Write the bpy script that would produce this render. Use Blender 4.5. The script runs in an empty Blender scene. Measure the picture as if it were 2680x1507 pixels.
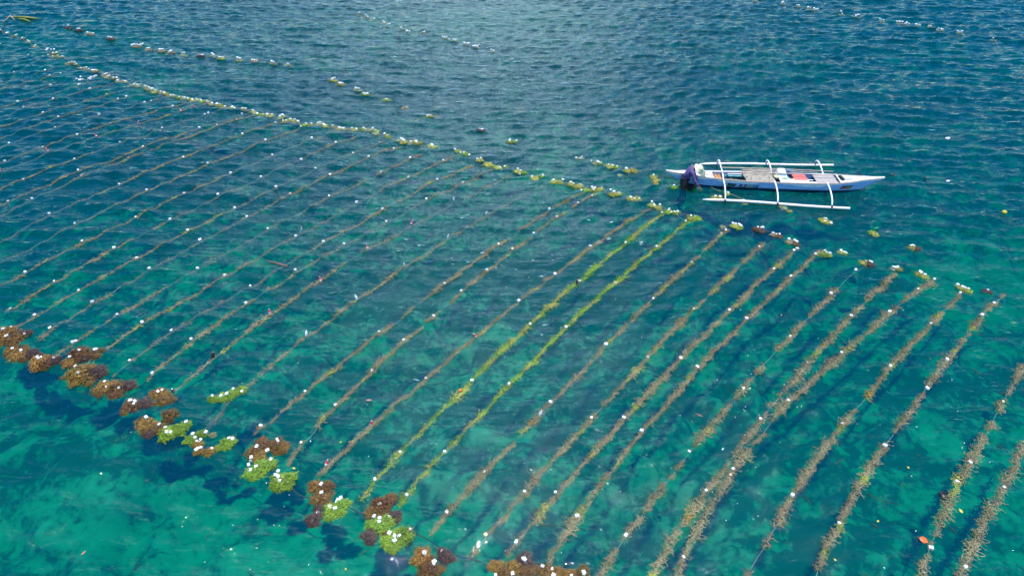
import bpy, bmesh, math, random
import numpy as np
from mathutils import Vector, Matrix, Euler
random.seed(7)
R = math.radians
SC = bpy.context.scene
COL = SC.collection

# ------------------------------------------------------------------ camera, sky, sun, exposure
cam_d = bpy.data.cameras.new('camera'); cam = bpy.data.objects.new('camera', cam_d); COL.objects.link(cam)
cam_d.sensor_width = 36.0; cam_d.lens = 1811.0 / 2680.0 * 36.0
cam_d.clip_start = 0.1; cam_d.clip_end = 6000
cam.location = (0, 0, 12.0); cam.rotation_euler = (R(90 - 36.9), 0, 0)
SC.camera = cam
SUN_EL, SUN_AZ = 85.0, 165.0           # azimuth measured from +Y towards +X
w = bpy.data.worlds.new('World'); SC.world = w; w.use_nodes = True
wn = w.node_tree.nodes; wl = w.node_tree.links
sky = wn.new('ShaderNodeTexSky'); sky.sky_type = 'NISHITA'; sky.sun_disc = False
sky.sun_elevation = R(SUN_EL); sky.sun_rotation = R(SUN_AZ)
sky.air_density = 1.0; sky.dust_density = .05; sky.ozone_density = 2.2
bg = wn['Background']; bg.inputs['Strength'].default_value = 0.15
wtc = wn.new('ShaderNodeTexCoord'); wsep = wn.new('ShaderNodeSeparateXYZ'); wl.new(wtc.outputs['Generated'], wsep.inputs[0])
def wmath(op, a, b=None, clamp=False):
    q = wn.new('ShaderNodeMath'); q.operation = op; q.use_clamp = clamp
    for i, v in enumerate((a, b)):
        if v is None: continue
        if isinstance(v, (int, float)): q.inputs[i].default_value = v
        else: wl.new(v, q.inputs[i])
    return q.outputs[0]
# cloud added to the unseen sky, thickest low ahead to give a pale sheen
wz = wmath('ADD', wmath('MAXIMUM', wsep.outputs['Z'], 0.0), .16)
wc = wn.new('ShaderNodeCombineXYZ'); wl.new(wmath('DIVIDE', wsep.outputs['X'], wz), wc.inputs[0]); wl.new(wmath('DIVIDE', wsep.outputs['Y'], wz), wc.inputs[1])
wno = wn.new('ShaderNodeTexNoise'); wno.inputs['Scale'].default_value = 1.1; wno.inputs['Detail'].default_value = 7; wno.inputs['Roughness'].default_value = .58
wl.new(wc.outputs[0], wno.inputs['Vector'])
wdot = wn.new('ShaderNodeVectorMath'); wdot.operation = 'DOT_PRODUCT'; wl.new(wtc.outputs['Generated'], wdot.inputs[0])
wdot.inputs[1].default_value = (math.sin(R(-4)) * math.cos(R(27)), math.cos(R(-4)) * math.cos(R(27)), math.sin(R(27)))
wb = wmath('MULTIPLY', wmath('POWER', wmath('MAXIMUM', wdot.outputs['Value'], 0.0), 11.0), .43)
wf = wn.new('ShaderNodeMapRange'); wf.interpolation_type = 'SMOOTHSTEP'; wf.inputs['From Min'].default_value = .64; wf.inputs['From Max'].default_value = .95
wl.new(wmath('ADD', wno.outputs['Fac'], wb), wf.inputs['Value'])
wmx = wn.new('ShaderNodeMix'); wmx.data_type = 'RGBA'; wl.new(wf.outputs['Result'], wmx.inputs['Factor']); whs = wn.new('ShaderNodeHueSaturation'); whs.inputs['Saturation'].default_value = 1.7; wl.new(sky.outputs['Color'], whs.inputs['Color']); wl.new(whs.outputs['Color'], wmx.inputs['A'])
wmx.inputs['B'].default_value = (10.5, 14.0, 16.0, 1)
wl.new(wmx.outputs['Result'], bg.inputs['Color'])
sun_d = bpy.data.lights.new('sun', 'SUN'); sun_d.energy = 3.9; sun_d.angle = R(0.53); sun_d.color = (1.0, 0.96, 0.9)
sun = bpy.data.objects.new('sun', sun_d); COL.objects.link(sun)
sd = Vector((math.cos(R(SUN_EL)) * math.sin(R(SUN_AZ)), math.cos(R(SUN_EL)) * math.cos(R(SUN_AZ)), math.sin(R(SUN_EL))))
sun.rotation_euler = sd.to_track_quat('Z', 'Y').to_euler(); sun.location = (0, 0, 40)
SC.view_settings.view_transform = 'Standard'; SC.view_settings.look = 'None'
SC.view_settings.exposure = 0.58; SC.view_settings.gamma = 1.0; SC.view_settings.use_curve_mapping = False
SC.cycles.max_bounces = 8; SC.cycles.transparent_max_bounces = 16
SC.cycles.sample_clamp_indirect = 4.0

# ------------------------------------------------------------------ measured layout (metres; x right, y away from the camera)
LINES = [
    ('b', 0.135, 0.05, 'brown seaweed line cut by the right edge, nearest the bottom right corner',
     '11.46,10.36 11.01,9.8 10.24,9.03f 9.86,8.67 9.07,7.91 8.46,7.2f 8.3,7.07 8.17,6.94'),
    ('b', 0.125, 0.2, 'patchy brown seaweed line with the red leaf drifting against it at lower right',
     '12.9,12.82 12.49,12.35 12.27,12.12 11.64,11.5y 11.18,11.03 10.7,10.51 10.32,10.13 10.04,9.83 9.86,9.66f 9.33,9.13 9.33,9.17f 8.87,8.61 8.44,8.11 8.16,7.79 8.04,7.63f 7.91,7.5 7.69,7.26 7.58,7.07 7.49,6.94'),
    ('b', 0.115, 0.2, 'brown line with a yellow tuft under one float and loose weed balls, at right',
     '14.03,15.62 13.48,15.22f 12.85,14.68f 12.44,14.27 11.54,13.42 11.01,12.92f 10.27,12.21 10.06,11.95f 9.8,11.72 9.24,11.12 8.54,10.44 8.25,10.15f 8.09,9.94 7.85,9.73 7.61,9.53 7.43,9.29 7.2,9.03 6.93,8.7 6.66,8.42 6.49,8.18f 6.38,8.02 6.15,7.76 5.82,7.39 5.67,7.12 5.58,6.94'),
    ('b', 0.11, 0.15, 'brown line running down from the speckled olive clump left of the small dark clump',
     '12.81,15.73f 12.37,15.25 11.77,14.78 11.29,14.34f 10.78,13.84 10.1,13.27 9.47,12.68f 9.06,12.25 9.02,12.12 8.7,11.92 8.39,11.54 7.95,11.16 7.55,10.78f 7.28,10.51 6.77,9.94 6.54,9.69 6.25,9.44 6.07,9.23 5.9,8.97 5.79,8.86f 5.53,8.54 5.18,8.08 4.95,7.73 4.91,7.73 4.69,7.48 4.44,7.2 4.36,7.07 4.27,6.94'),
    ('b', 0.12, 0.1, 'brown line starting below the yellow-green oval clump, its lower half crowding its left neighbour',
     '12.39,16.39f 12.02,16.06 11.7,15.93f 11.16,15.43 10.44,14.9f 9.89,14.38 9.43,13.95 8.87,13.52 8.66,13.32 8.43,13.17f 7.91,12.68 7.41,12.21 7.29,12.12 6.83,11.72 6.52,11.46f 6.23,11.2 5.93,10.83 5.64,10.47 5.29,10.09 5.11,9.94 4.93,9.73 4.73,9.53f 4.64,9.37p 4.47,9.13 4.25,8.9 4.17,8.7 3.95,8.45 3.71,8.2 3.47,7.82 3.26,7.45f 3.12,7.2 3.03,6.99'),
    ('b', 0.12, 0.1, 'brown line whose lower half merges with its right neighbour before parting near the bottom',
     '11.43,16.71 11.05,16.43f 10.85,16.19 10.29,15.68 9.85,15.25 9.49,14.9 9.28,14.69f 9,14.38 8.58,13.95 8.27,13.68 7.87,13.22 7.47,12.85f 7.13,12.44 6.93,12.21 6.74,12.03 6.43,11.76 6.17,11.41 5.99,11.24 5.89,11.03 5.72,10.94f 5.54,10.67 5.24,10.32 4.96,10.06 4.75,9.69 4.5,9.48 4.19,9.13 4.01,8.93f 3.75,8.64 3.65,8.42 3.48,8.26 3.22,7.99 3,7.67 2.8,7.39 2.65,7.2 2.57,7.07 2.48,6.91'),
    ('b', 0.105, 0.45, 'broken brown line with wide gaps of bare rope, below the dark green two-float clump',
     '10.55,16.99 10.26,16.84f 9.93,16.51 9.49,16.06 9.09,15.68f 8.8,15.31 8.35,14.9 7.96,14.5 7.69,14.22 7.35,13.85f 7.15,13.63 6.8,13.27 6.5,12.97 6.44,12.92 6.18,12.58 5.85,12.25 5.78,12.08 5.59,11.9f 5.39,11.69 5.1,11.33 4.8,10.99 4.47,10.63 4.3,10.4 4.04,10.13 3.88,9.97f 3.69,9.73 3.51,9.51 3.31,9.2 3.1,9 2.96,8.77 2.83,8.64 2.63,8.42 2.44,8.23 2.31,8.05 2.23,7.94f 2.15,7.79 1.96,7.56 1.76,7.28 1.63,7.07 1.55,6.94'),
    ('b', 0.105, 0.05, 'brown line starting at the large bright green clump right of the near outrigger',
     '9.59,17.84 9.33,17.64f 8.98,17.27 8.5,16.78 8.22,16.51f 7.96,16.19 7.49,15.68 7.21,15.37 7.2,15.49 6.78,14.95 6.39,14.58f 5.96,14.05 5.54,13.63 5.2,13.22 4.85,12.87 4.64,12.67f 4.41,12.35 4.29,12.12 3.96,11.76 3.64,11.37 3.33,11.03 3.07,10.71 2.93,10.57f 2.73,10.28 2.55,10.02 2.33,9.69 2.04,9.37 1.78,9.03 1.52,8.64 1.31,8.37f 1.13,8.05 0.93,7.79 0.76,7.5 0.68,7.28'),
    ('b', 0.105, 0.05, 'brown seaweed line ending at the rightmost of the three brown clumps below the outrigger boat',
     '9.03,18.14 8.9,18.01f 8.72,17.81f 8.34,17.41 7.84,16.91f 7.57,16.58 7.52,16.58 7.02,16.06 6.58,15.56 6.28,15.13 6.01,14.94f 5.66,14.55 5.24,14 4.85,13.63 4.53,13.27 4.29,12.98f 3.96,12.58 3.64,12.21 3.53,12.03 3.22,11.72 2.87,11.29 2.58,10.97f 2.36,10.63 2.08,10.28 1.78,9.94 1.58,9.69 1.42,9.48 1.21,9.23 1.03,9 0.9,8.92f 0.79,8.7 0.56,8.42 0.34,8.11 0.16,7.85 0.08,7.76f 0,7.62 -0.03,7.67 -0.11,7.5'),
    ('b', 0.1, 0.1, 'brown seaweed line starting just below the leftmost of the three brown clumps under the boat',
     '8.02,18.44 7.77,18.14f 7.35,17.7 6.74,16.92 6.2,16.32 5.56,15.56 5.22,15.19 5.03,14.95f 4.78,14.67 4.31,14.11 3.9,13.58 3.68,13.27 3.45,13.01f 3.18,12.68 2.86,12.25 2.8,12.12 2.49,11.76 2.21,11.46 2.02,11.16 1.84,10.99f 1.7,10.75 1.5,10.47 1.24,10.21 1.02,9.91 0.86,9.65 0.68,9.48 0.45,9.23 0.26,8.94f 0.14,8.77 0,8.54 -0.03,8.54 -0.22,8.23 -0.37,8.05 -0.51,7.9y -0.62,7.7 -0.79,7.48'),
    ('b', 0.095, 0.1, 'brown seaweed line immediately right of the two bright green lines',
     '7.07,19.15 6.94,19.09f 6.74,18.85f 6.37,18.37 5.8,17.7 5.46,17.28f 5.09,16.78 4.65,16.32 4.19,15.68 3.98,15.43f 3.64,15.01 3.32,14.61 2.89,14.05 2.56,13.63 2.44,13.47f 2.09,13.02 1.72,12.58 1.43,12.16 1.53,12.12 1.15,11.81 0.91,11.46f 0.75,11.24 0.66,11.08b 0.46,10.83 0.21,10.47 0.03,10.21 -0.04,10.13 -0.27,9.8 -0.46,9.55 -0.58,9.42f -0.79,9.13 -1.05,8.77 -1.19,8.54 -1.31,8.43f -1.43,8.17 -1.53,8.02'),
    ('g', 0.1, 0.08, 'right-hand one of the two bright green seaweed lines',
     '5.99,19.77 5.74,19.61f 5.37,19.07 4.83,18.44 4.54,18.14f 4.26,17.77 3.91,17.34 3.52,16.85 3.11,16.38 3.02,16.25f 2.65,15.74 2.39,15.43 2.18,15.13 1.86,14.78 1.69,14.5 1.45,14.23f 1.3,13.95 1.04,13.63 0.82,13.32 0.61,12.97 0.33,12.58 0.1,12.21 -0.07,12.1f -0.33,11.72 -0.51,11.33 -0.81,10.95 -1.04,10.65 -1.15,10.47 -1.28,10.28 -1.39,10.13 -1.48,10f -1.68,9.73 -1.9,9.37 -2.06,9.07 -2.17,8.84f -2.28,8.58'),
    ('g', 0.1, 0.08, 'left-hand one of the two bright green seaweed lines, with a black bottle float',
     '5.33,20.29 5.03,20.11f 4.76,19.77 4.39,19.4 4,18.83 3.6,18.37f 3.3,17.99 3.01,17.55 2.73,17.27 2.41,16.85 2.15,16.51 1.98,16.32f 1.89,16.13k 1.74,16.03 1.43,15.62 1.15,15.25 0.88,14.9 0.65,14.55 0.49,14.32f 0.25,13.89 0,13.58 -0.08,13.52 -0.39,13.17 -0.65,12.72 -0.93,12.3 -0.98,12.17f -0.92,12.12 -1.24,11.85o -1.43,11.5 -1.68,11.12 -1.9,10.79 -2.16,10.44 -2.36,10.09 -2.45,9.98f -2.63,9.73 -2.74,9.51 -2.77,9.3 -2.88,9.22f -2.94,9 -3.05,8.8'),
    ('b', 0.085, 0.05, 'brown line immediately left of the two bright green lines, with three red bottle floats',
     '4.73,20.42 4.26,19.98 3.7,19.48 3.35,19.07 2.95,18.52 2.47,18.2f 2.21,17.7 1.76,17.2 1.28,16.67f 1.01,16.32 0.61,15.87 0.34,15.49 0.19,15.36f 0,15.07 -0.09,14.95 -0.41,14.55 -0.69,14.16 -0.97,13.82r -1.21,13.42 -1.53,13.02 -1.77,12.68 -2.01,12.39 -2.11,12.25p -2.15,12.12 -2.46,11.72 -2.74,11.37 -2.91,11.08 -3.13,10.87 -3.21,10.77r -3.37,10.47 -3.55,10.17 -3.7,9.87 -3.85,9.62 -3.97,9.6r -4.02,9.34'),
    ('b', 0.085, 0.15, 'right one of the close pair of brown lines left of the green pair',
     '2.99,21.52 2.81,21.33f 2.27,20.84f 1.89,20.33 1.5,19.94f 1.04,19.4 0.7,18.9f 0.42,18.44 0.21,18.06 0.01,17.89f -0.34,17.41 -0.61,16.92 -0.75,16.84f -0.99,16.45 -1.25,16.12 -1.46,15.84f -1.56,15.56 -1.82,15.13 -2.15,14.72f -2.44,14.27 -2.64,13.89 -2.83,13.65f -2.99,13.37 -3.15,13.02 -3.34,12.72 -3.47,12.53f -3.66,12.25 -3.67,12.08 -3.91,11.76 -4.04,11.46 -4.15,11.36f -4.25,11.12 -4.36,10.79 -4.48,10.51 -4.57,10.36 -4.68,10.24f -4.68,10.09 -4.77,9.87 -4.83,9.65'),
    ('b', 0.085, 0.15, 'left one of the close pair of brown lines left of the green pair',
     '2.53,21.61 2.08,21.24 1.59,20.69 1.27,20.42f 0.98,19.98 0.61,19.56 0.26,19.07 0,18.68 -0.42,18.25f -0.75,17.77 -1.14,17.27 -1.44,16.85 -1.76,16.38 -1.96,16.13f -2.22,15.8 -2.54,15.31 -2.77,15.01 -2.99,14.72 -3.22,14.27 -3.42,14.16 -3.54,14.01f -3.69,13.68 -3.88,13.37 -4.1,13.07 -4.31,12.77 -4.52,12.49 -4.72,12.21 -4.9,11.89 -4.99,11.85f -5.14,11.59 -5.31,11.24 -5.49,10.99 -5.58,10.79 -5.71,10.7f -5.76,10.55'),
    ('b', 0.08, 0.05, 'brown line with upright clear bottle floats that crosses the long green clump at lower left',
     '1.24,22.23 0.61,21.65 0,21.05 -0.02,20.96 -0.47,20.42 -0.86,20.11b -1.24,19.56 -1.57,19.15 -2.04,18.6b -2.31,18.21 -2.63,17.7 -3.09,17.13 -3.24,17.04b -3.5,16.58 -3.76,16.25 -4.02,15.93 -4.2,15.62 -4.4,15.46b -4.55,15.07 -4.83,14.67 -5.05,14.33 -5.26,14 -5.43,13.89b -5.55,13.63 -5.74,13.27 -5.9,12.97 -6.12,12.68 -6.3,12.3 -6.32,12.12 -6.56,11.85 -6.8,11.59 -6.72,11.24 -6.85,10.99 -6.92,10.67'),
    ('b', 0.08, 0.1, 'brown line with a row of upright red bottle floats, right of the driftwood log',
     '-0.02,22.84 -0.41,22.63 -0.73,22.13 -1.1,21.74 -1.55,21.24 -2.02,21b -2.32,20.51 -2.68,19.98 -3.12,19.56 -3.3,19.5r -3.5,19.07 -3.83,18.68 -4.08,18.37 -4.37,18.06 -4.51,17.99r -4.71,17.7 -4.95,17.41 -5.16,17.06 -5.47,16.65 -5.62,16.39r -5.87,15.99 -6.14,15.56 -6.25,15.25 -6.43,14.95 -6.66,14.81r -6.75,14.55 -6.89,14.27 -7.07,13.89 -7.32,13.58 -7.52,13.17 -7.61,13.05k -7.66,12.87 -7.79,12.49 -7.91,12.21 -7.96,12.08 -8.18,11.85r'),
    ('b', 0.08, 0.1, 'brown seaweed line with small square white floats just below the driftwood log',
     '-0.71,23.36 -1.05,23.05 -1.37,22.63 -1.78,22.33f -2.05,21.93 -2.36,21.61 -2.71,21.33 -2.98,21.12f -3.32,20.6 -3.71,20.07 -4.16,19.66f -4.47,19.23 -4.82,18.75 -5.1,18.44 -5.3,18.29f -5.47,17.99 -5.68,17.62 -5.94,17.34 -6.18,16.99 -6.45,16.8f -6.61,16.51 -6.9,16.12 -7.1,15.74 -7.23,15.43 -7.47,15.28f -7.64,14.9 -7.81,14.55 -8.04,14.16 -8.21,13.84 -8.4,13.69f -8.45,13.37 -8.62,13.12 -8.74,12.82 -8.83,12.63 -8.89,12.42f -8.92,12.21'),
    ('b', 0.08, 0.1, 'brown seaweed line that the driftwood log lies against',
     '-1.48,23.85 -1.85,23.26 -2.36,22.84 -2.72,22.53f -3.12,22.13 -3.36,21.74 -3.62,21.14 -3.99,20.87 -4.23,20.6 -4.4,20.4f -4.69,20.07 -4.96,19.56 -5.32,19.15 -5.67,18.75 -5.96,18.38f -6.19,18.06 -6.47,17.7 -6.83,17.2 -7.06,16.85 -7.34,16.45 -7.44,16.12 -7.62,16.15f -7.85,15.8 -8.09,15.37 -8.33,15.01 -8.6,14.72 -8.78,14.44 -8.93,14.16 -9.07,14.06f -9.28,13.73 -9.45,13.32 -9.52,13.07 -9.62,12.92 -9.68,12.91f -9.8,12.58 -9.86,12.35'),
    ('b', 0.08, 0.05, 'brown seaweed line passing just above the upper end of the driftwood log',
     '-2.07,24.53 -2.31,24.24 -2.62,24.05f -2.96,23.58 -3.46,23.15 -3.81,22.79f -4.2,22.43 -4.68,21.74 -4.97,21.24 -5.37,20.89f -5.57,20.51 -5.93,20.07 -6.27,19.56 -6.59,19.07 -6.94,18.75f -7.24,18.29 -7.53,17.84 -7.84,17.48 -8.05,17.06 -8.24,16.78 -8.49,16.58f -8.69,16.25 -8.94,15.87 -9.09,15.56 -9.35,15.25 -9.55,14.84 -9.8,14.55 -9.97,14.37f -10.14,14.11 -10.25,13.79 -10.37,13.52 -10.48,13.32'),
    ('b', 0.075, 0.15, 'brown line broken at mid left, ending at paired white floats above the maroon clump',
     '-3.47,24.64 -3.91,24.24f -4.27,23.69 -4.68,23.26 -4.86,23.12f -5.2,22.63 -5.59,22.13 -5.98,21.69 -6.39,21.26f -6.65,20.87 -7.04,20.42 -7.27,20.07 -7.6,19.65 -7.77,19.31 -7.94,19.15f -8.21,18.75 -8.43,18.29 -8.7,17.84 -9.01,17.55 -9.26,17.23 -9.34,17.06 -9.44,16.97f -9.57,16.65 -9.78,16.38 -9.95,16.12 -10.18,15.74 -10.35,15.43 -10.52,15.13 -10.63,14.9 -10.82,14.73f -11.01,14.44 -11.13,14.11 -11.26,13.79 -11.4,13.63f -11.46,13.59f -11.5,13.32 -11.65,13.02'),
    ('b', 0.075, 0.05, 'long brown line ending at lower left beside the clump with two orange lobes',
     '-4.34,25.41 -4.68,25.19f -5.09,24.82 -5.52,24.36f -5.89,23.8 -6.39,23.26 -6.71,22.92f -7.02,22.53 -7.45,21.93 -7.57,21.66 -7.81,21.47p -8.01,21.19 -8.33,20.69 -8.65,20.24 -8.86,19.92f -9.1,19.48 -9.4,19.07 -9.69,18.68 -9.91,18.5f -10.08,18.14 -10.31,17.77 -10.56,17.27 -10.69,16.99 -10.85,16.91f -11.02,16.65 -11.14,16.38 -11.35,15.99 -11.51,15.68 -11.7,15.43 -11.77,15.29f -11.89,15.07 -12.01,14.72 -12.18,14.5 -12.22,14.22 -12.33,14.13f -12.34,13.79 -12.39,13.63'),
    ('b', 0.075, 0.05, 'long brown line ending just right of the topmost big brown clump',
     '-5.09,25.84 -5.3,25.65p -5.64,25.29 -6.21,24.78f -6.6,24.36 -7,23.8 -7.35,23.39f -7.69,22.94 -8.05,22.43 -8.44,21.95f -8.65,21.65 -8.95,21.24 -9.22,20.87 -9.48,20.57f -9.73,20.07 -10.04,19.56 -10.3,19.31 -10.51,19.06f -10.81,18.52 -11.13,18.06 -11.31,17.7 -11.49,17.5f -11.67,17.13 -11.91,16.78 -12.1,16.45 -12.25,16.19 -12.32,15.93 -12.47,15.89f -12.66,15.56 -12.81,15.13 -12.99,14.78 -13.08,14.72f -13.16,14.44 -13.24,14.27'),
    ('b', 0.07, 0.1, 'long brown line whose last float lies just above the topmost big brown clump',
     '-6.17,26.53 -6.42,26.15 -7.02,25.53f -7.47,25.05 -7.88,24.58 -8.1,24.22f -8.45,23.8 -8.81,23.26 -9.22,22.77f -9.35,22.58 -9.73,21.74 -10.12,21.52 -10.29,21.33f -10.55,20.87 -10.89,20.42 -11.17,19.98 -11.34,19.73f -11.59,19.4 -11.82,18.91 -12.08,18.52 -12.28,18.21 -12.42,18.02f -12.58,17.62 -12.77,17.34 -12.96,16.92 -13.15,16.51 -13.37,16.28f -13.46,15.87 -13.67,15.49 -13.84,15.19 -13.97,15.07f -14,14.9'),
    ('b', 0.07, 0.05, 'first brown line to meet the left edge above the big brown clumps',
     '-7.14,27.05 -7.44,26.66 -7.87,26.15 -8.12,26.09f -8.48,25.53 -8.88,25.05 -9.32,24.62f -9.58,24.24 -9.76,23.96 -10.03,23.47 -10.43,23.08f -10.74,22.63 -11.04,22.13 -11.36,21.69 -11.56,21.52f -11.81,21.05 -12.12,20.69 -12.39,20.24 -12.59,19.94f -12.75,19.56 -13,19.15 -13.24,18.75 -13.42,18.6 -13.62,18.42f -13.74,18.14 -13.88,17.77 -14.1,17.41 -14.23,17.06 -14.39,16.85 -14.49,16.76f -14.63,16.51 -14.75,16.25 -14.81,15.9'),
    ('b', 0.07, 0.05, 'second brown line to meet the left edge, counting up from the big brown clumps',
     '-8.37,27.59 -8.65,27.39f -8.82,27.15f -9.19,26.66 -9.47,26.28 -9.94,25.9f -10.18,25.41 -10.48,24.93 -11.07,24.36 -11.53,23.8f -11.79,23.26 -12.23,22.74 -12.51,22.23 -12.99,21.77f -13.27,21.24 -13.52,20.78 -13.81,20.42 -14.05,19.98 -14.19,19.73 -14.41,19.52f -14.55,19.07 -14.81,18.68 -14.94,18.37 -15.11,18.06 -15.27,17.7 -15.39,17.41 -15.54,17.13'),
    ('b', 0.07, 0.05, 'third brown line to meet the left edge, counting up from the big brown clumps',
     '-9.37,28.01 -9.76,27.8 -10.02,27.65f -10.27,27.19 -10.61,26.86 -11.06,26.49f -11.35,26.02 -11.72,25.53 -12.08,25.05 -12.45,24.64 -12.68,24.38f -12.97,24.02 -13.3,23.58 -13.57,23.05 -13.88,22.63 -14.19,22.25f -14.43,21.74 -14.7,21.33 -14.98,20.96 -15.25,20.6 -15.39,20.24 -15.53,20.07f -15.69,19.73 -15.81,19.31 -15.97,19.07 -16.09,18.75 -16.24,18.29'),
    ('b', 0.07, 0.1, 'fourth brown line to meet the left edge, counting up from the big brown clumps',
     '-11.1,28.43 -11.47,28.15 -11.73,27.87p -12.14,27.59 -12.38,27.32f -12.69,26.79 -13.05,26.28 -13.45,25.9 -14,25.29 -14.38,24.7 -14.78,24.33p -15.05,23.91 -15.34,23.47 -15.58,22.94 -15.82,22.81p -16.1,22.43 -16.31,21.74 -16.61,21.42 -16.73,21.16f -16.89,20.69 -17,20.33 -17.17,19.86'),
    ('b', 0.07, 0.05, 'fifth brown line to meet the left edge, counting up from the big brown clumps',
     '-11.36,28.72 -11.74,28.6f -12.04,28.15 -12.47,27.73 -12.83,27.32 -13.05,27.11f -13.47,26.66 -13.81,26.15 -14.15,25.65 -14.62,25.29f -14.89,24.7 -15.3,24.13 -15.79,23.58 -16.17,23.26f -16.36,22.74 -16.63,22.33 -17.02,21.74 -17.31,21.42 -17.48,21f -17.61,20.6'),
    ('b', 0.07, 0.05, 'brown line in the upper left just below the one carrying a row of red floats',
     '-12.37,29.16 -12.85,28.86 -13.19,28.6f -13.29,28.46f -13.69,28.01 -14.1,27.59 -14.56,27.03f -15,26.4 -15.37,26.02 -15.72,25.69f -16.04,25.17 -16.39,24.82 -16.84,24.28f -17.15,23.8 -17.5,23.05 -17.83,22.57f -18.1,22.23 -18.29,21.74'),
    ('b', 0.065, 0.1, 'upper left line carrying small red floats all the way to the left edge',
     '-13.56,29.56r -14.05,29.2r -14.47,28.81r -14.94,28.29 -15.36,27.94 -15.77,27.54r -16.1,27.05 -16.47,26.66 -16.91,26.21r -17.33,25.65 -17.71,25.17 -18.08,24.75r -18.4,24.24 -18.69,23.58 -18.99,23.15r -19.05,23.03'),
    ('b', 0.065, 0.05, 'thin line just above the row of red floats, with one red and white float',
     '-14.13,29.99 -14.58,29.61 -15.02,29.35f -15.58,28.86p -15.91,28.57 -16.3,28.15 -16.71,27.8 -16.95,27.52p -17.27,27.19 -17.62,26.79 -17.81,26.43f -18.25,25.9 -18.62,25.31f -18.91,24.7 -19.17,24.24 -19.38,24.05f -19.48,23.74'),
    ('b', 0.065, 0.1, 'second thin brown line above the row of red floats at upper left',
     '-15.54,30.54 -16.05,30.31 -16.3,30.07f -16.55,29.95f -16.88,29.46 -17.26,29.01 -17.91,28.52f -18.26,28.08 -18.58,27.59 -19.05,27.09f -19.47,26.66 -19.8,26.28 -20.12,25.62f -20.29,25.11'),
    ('b', 0.06, 0.2, 'third thin brown line above the row of red floats at upper left',
     '-16.65,31.03 -17.16,30.79 -17.6,30.5f -17.86,30.24f -18.2,29.76 -18.72,29.01 -19.48,28.18f -19.9,27.46 -20.36,26.79 -20.8,25.96'),
    ('b', 0.06, 0.3, 'fourth thin brown line above the row of red floats at upper left',
     '-17.55,31.69 -17.98,31.28 -18.65,30.8f -19.12,30.07 -19.56,29.53 -20.4,28.65f -20.77,28.01 -21.22,27.32 -21.49,27.12'),
    ('b', 0.06, 0.1, 'thin upper left line, fifth above the red floats, two close floats near its top',
     '-18.67,32.38 -19.18,31.86 -19.65,31.38f -19.7,31.33f -20.24,30.87 -20.8,30.23f -21.16,29.76 -21.53,29.19f -21.75,28.72 -22.1,28.15'),
    ('b', 0.06, 0.2, 'thin line at upper left starting below the side cluster of white floats',
     '-19.48,32.91 -20.06,32.38 -20.48,32f -20.52,31.97f -20.8,31.36 -21.59,30.54 -22.17,29.84f -22.7,29.16'),
    ('b', 0.06, 0.4, 'thin line with two floats side by side, third from the top at the left edge',
     '-21.42,34.11 -21.93,33.55 -22.16,33.49f -22.54,33.2f -23.01,32.56 -23.56,31.86 -23.86,31.11'),
    ('b', 0.06, 0.4, 'thin faint line leaving the header rope by its cluster of ten floats',
     '-22.34,34.88 -22.75,34.49 -23.19,33.98f -23.5,33.46 -23.96,32.56 -24.33,31.9'),
    ('b', 0.055, 0.6, 'faint submerged line with a single white float, between thin lines at the upper left edge',
     '-21.27,32.03 -21.73,31.81f -22.25,31.19 -22.71,30.39 -23.32,30.2'),
    ('g', 0.05, 0.6, 'topmost faint olive line with one small float near the upper left edge',
     '-24.23,35.38 -24.46,34.59 -24.5,33.6f -24.19,32.73'),
    ('b', 0.05, 0.7, 'tiny dim strand with two floats at the left edge below the header row start',
     '-25.29,36.24f -25.54,35.78 -25.88,35.28p -26.19,35.14'),
]
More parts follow.
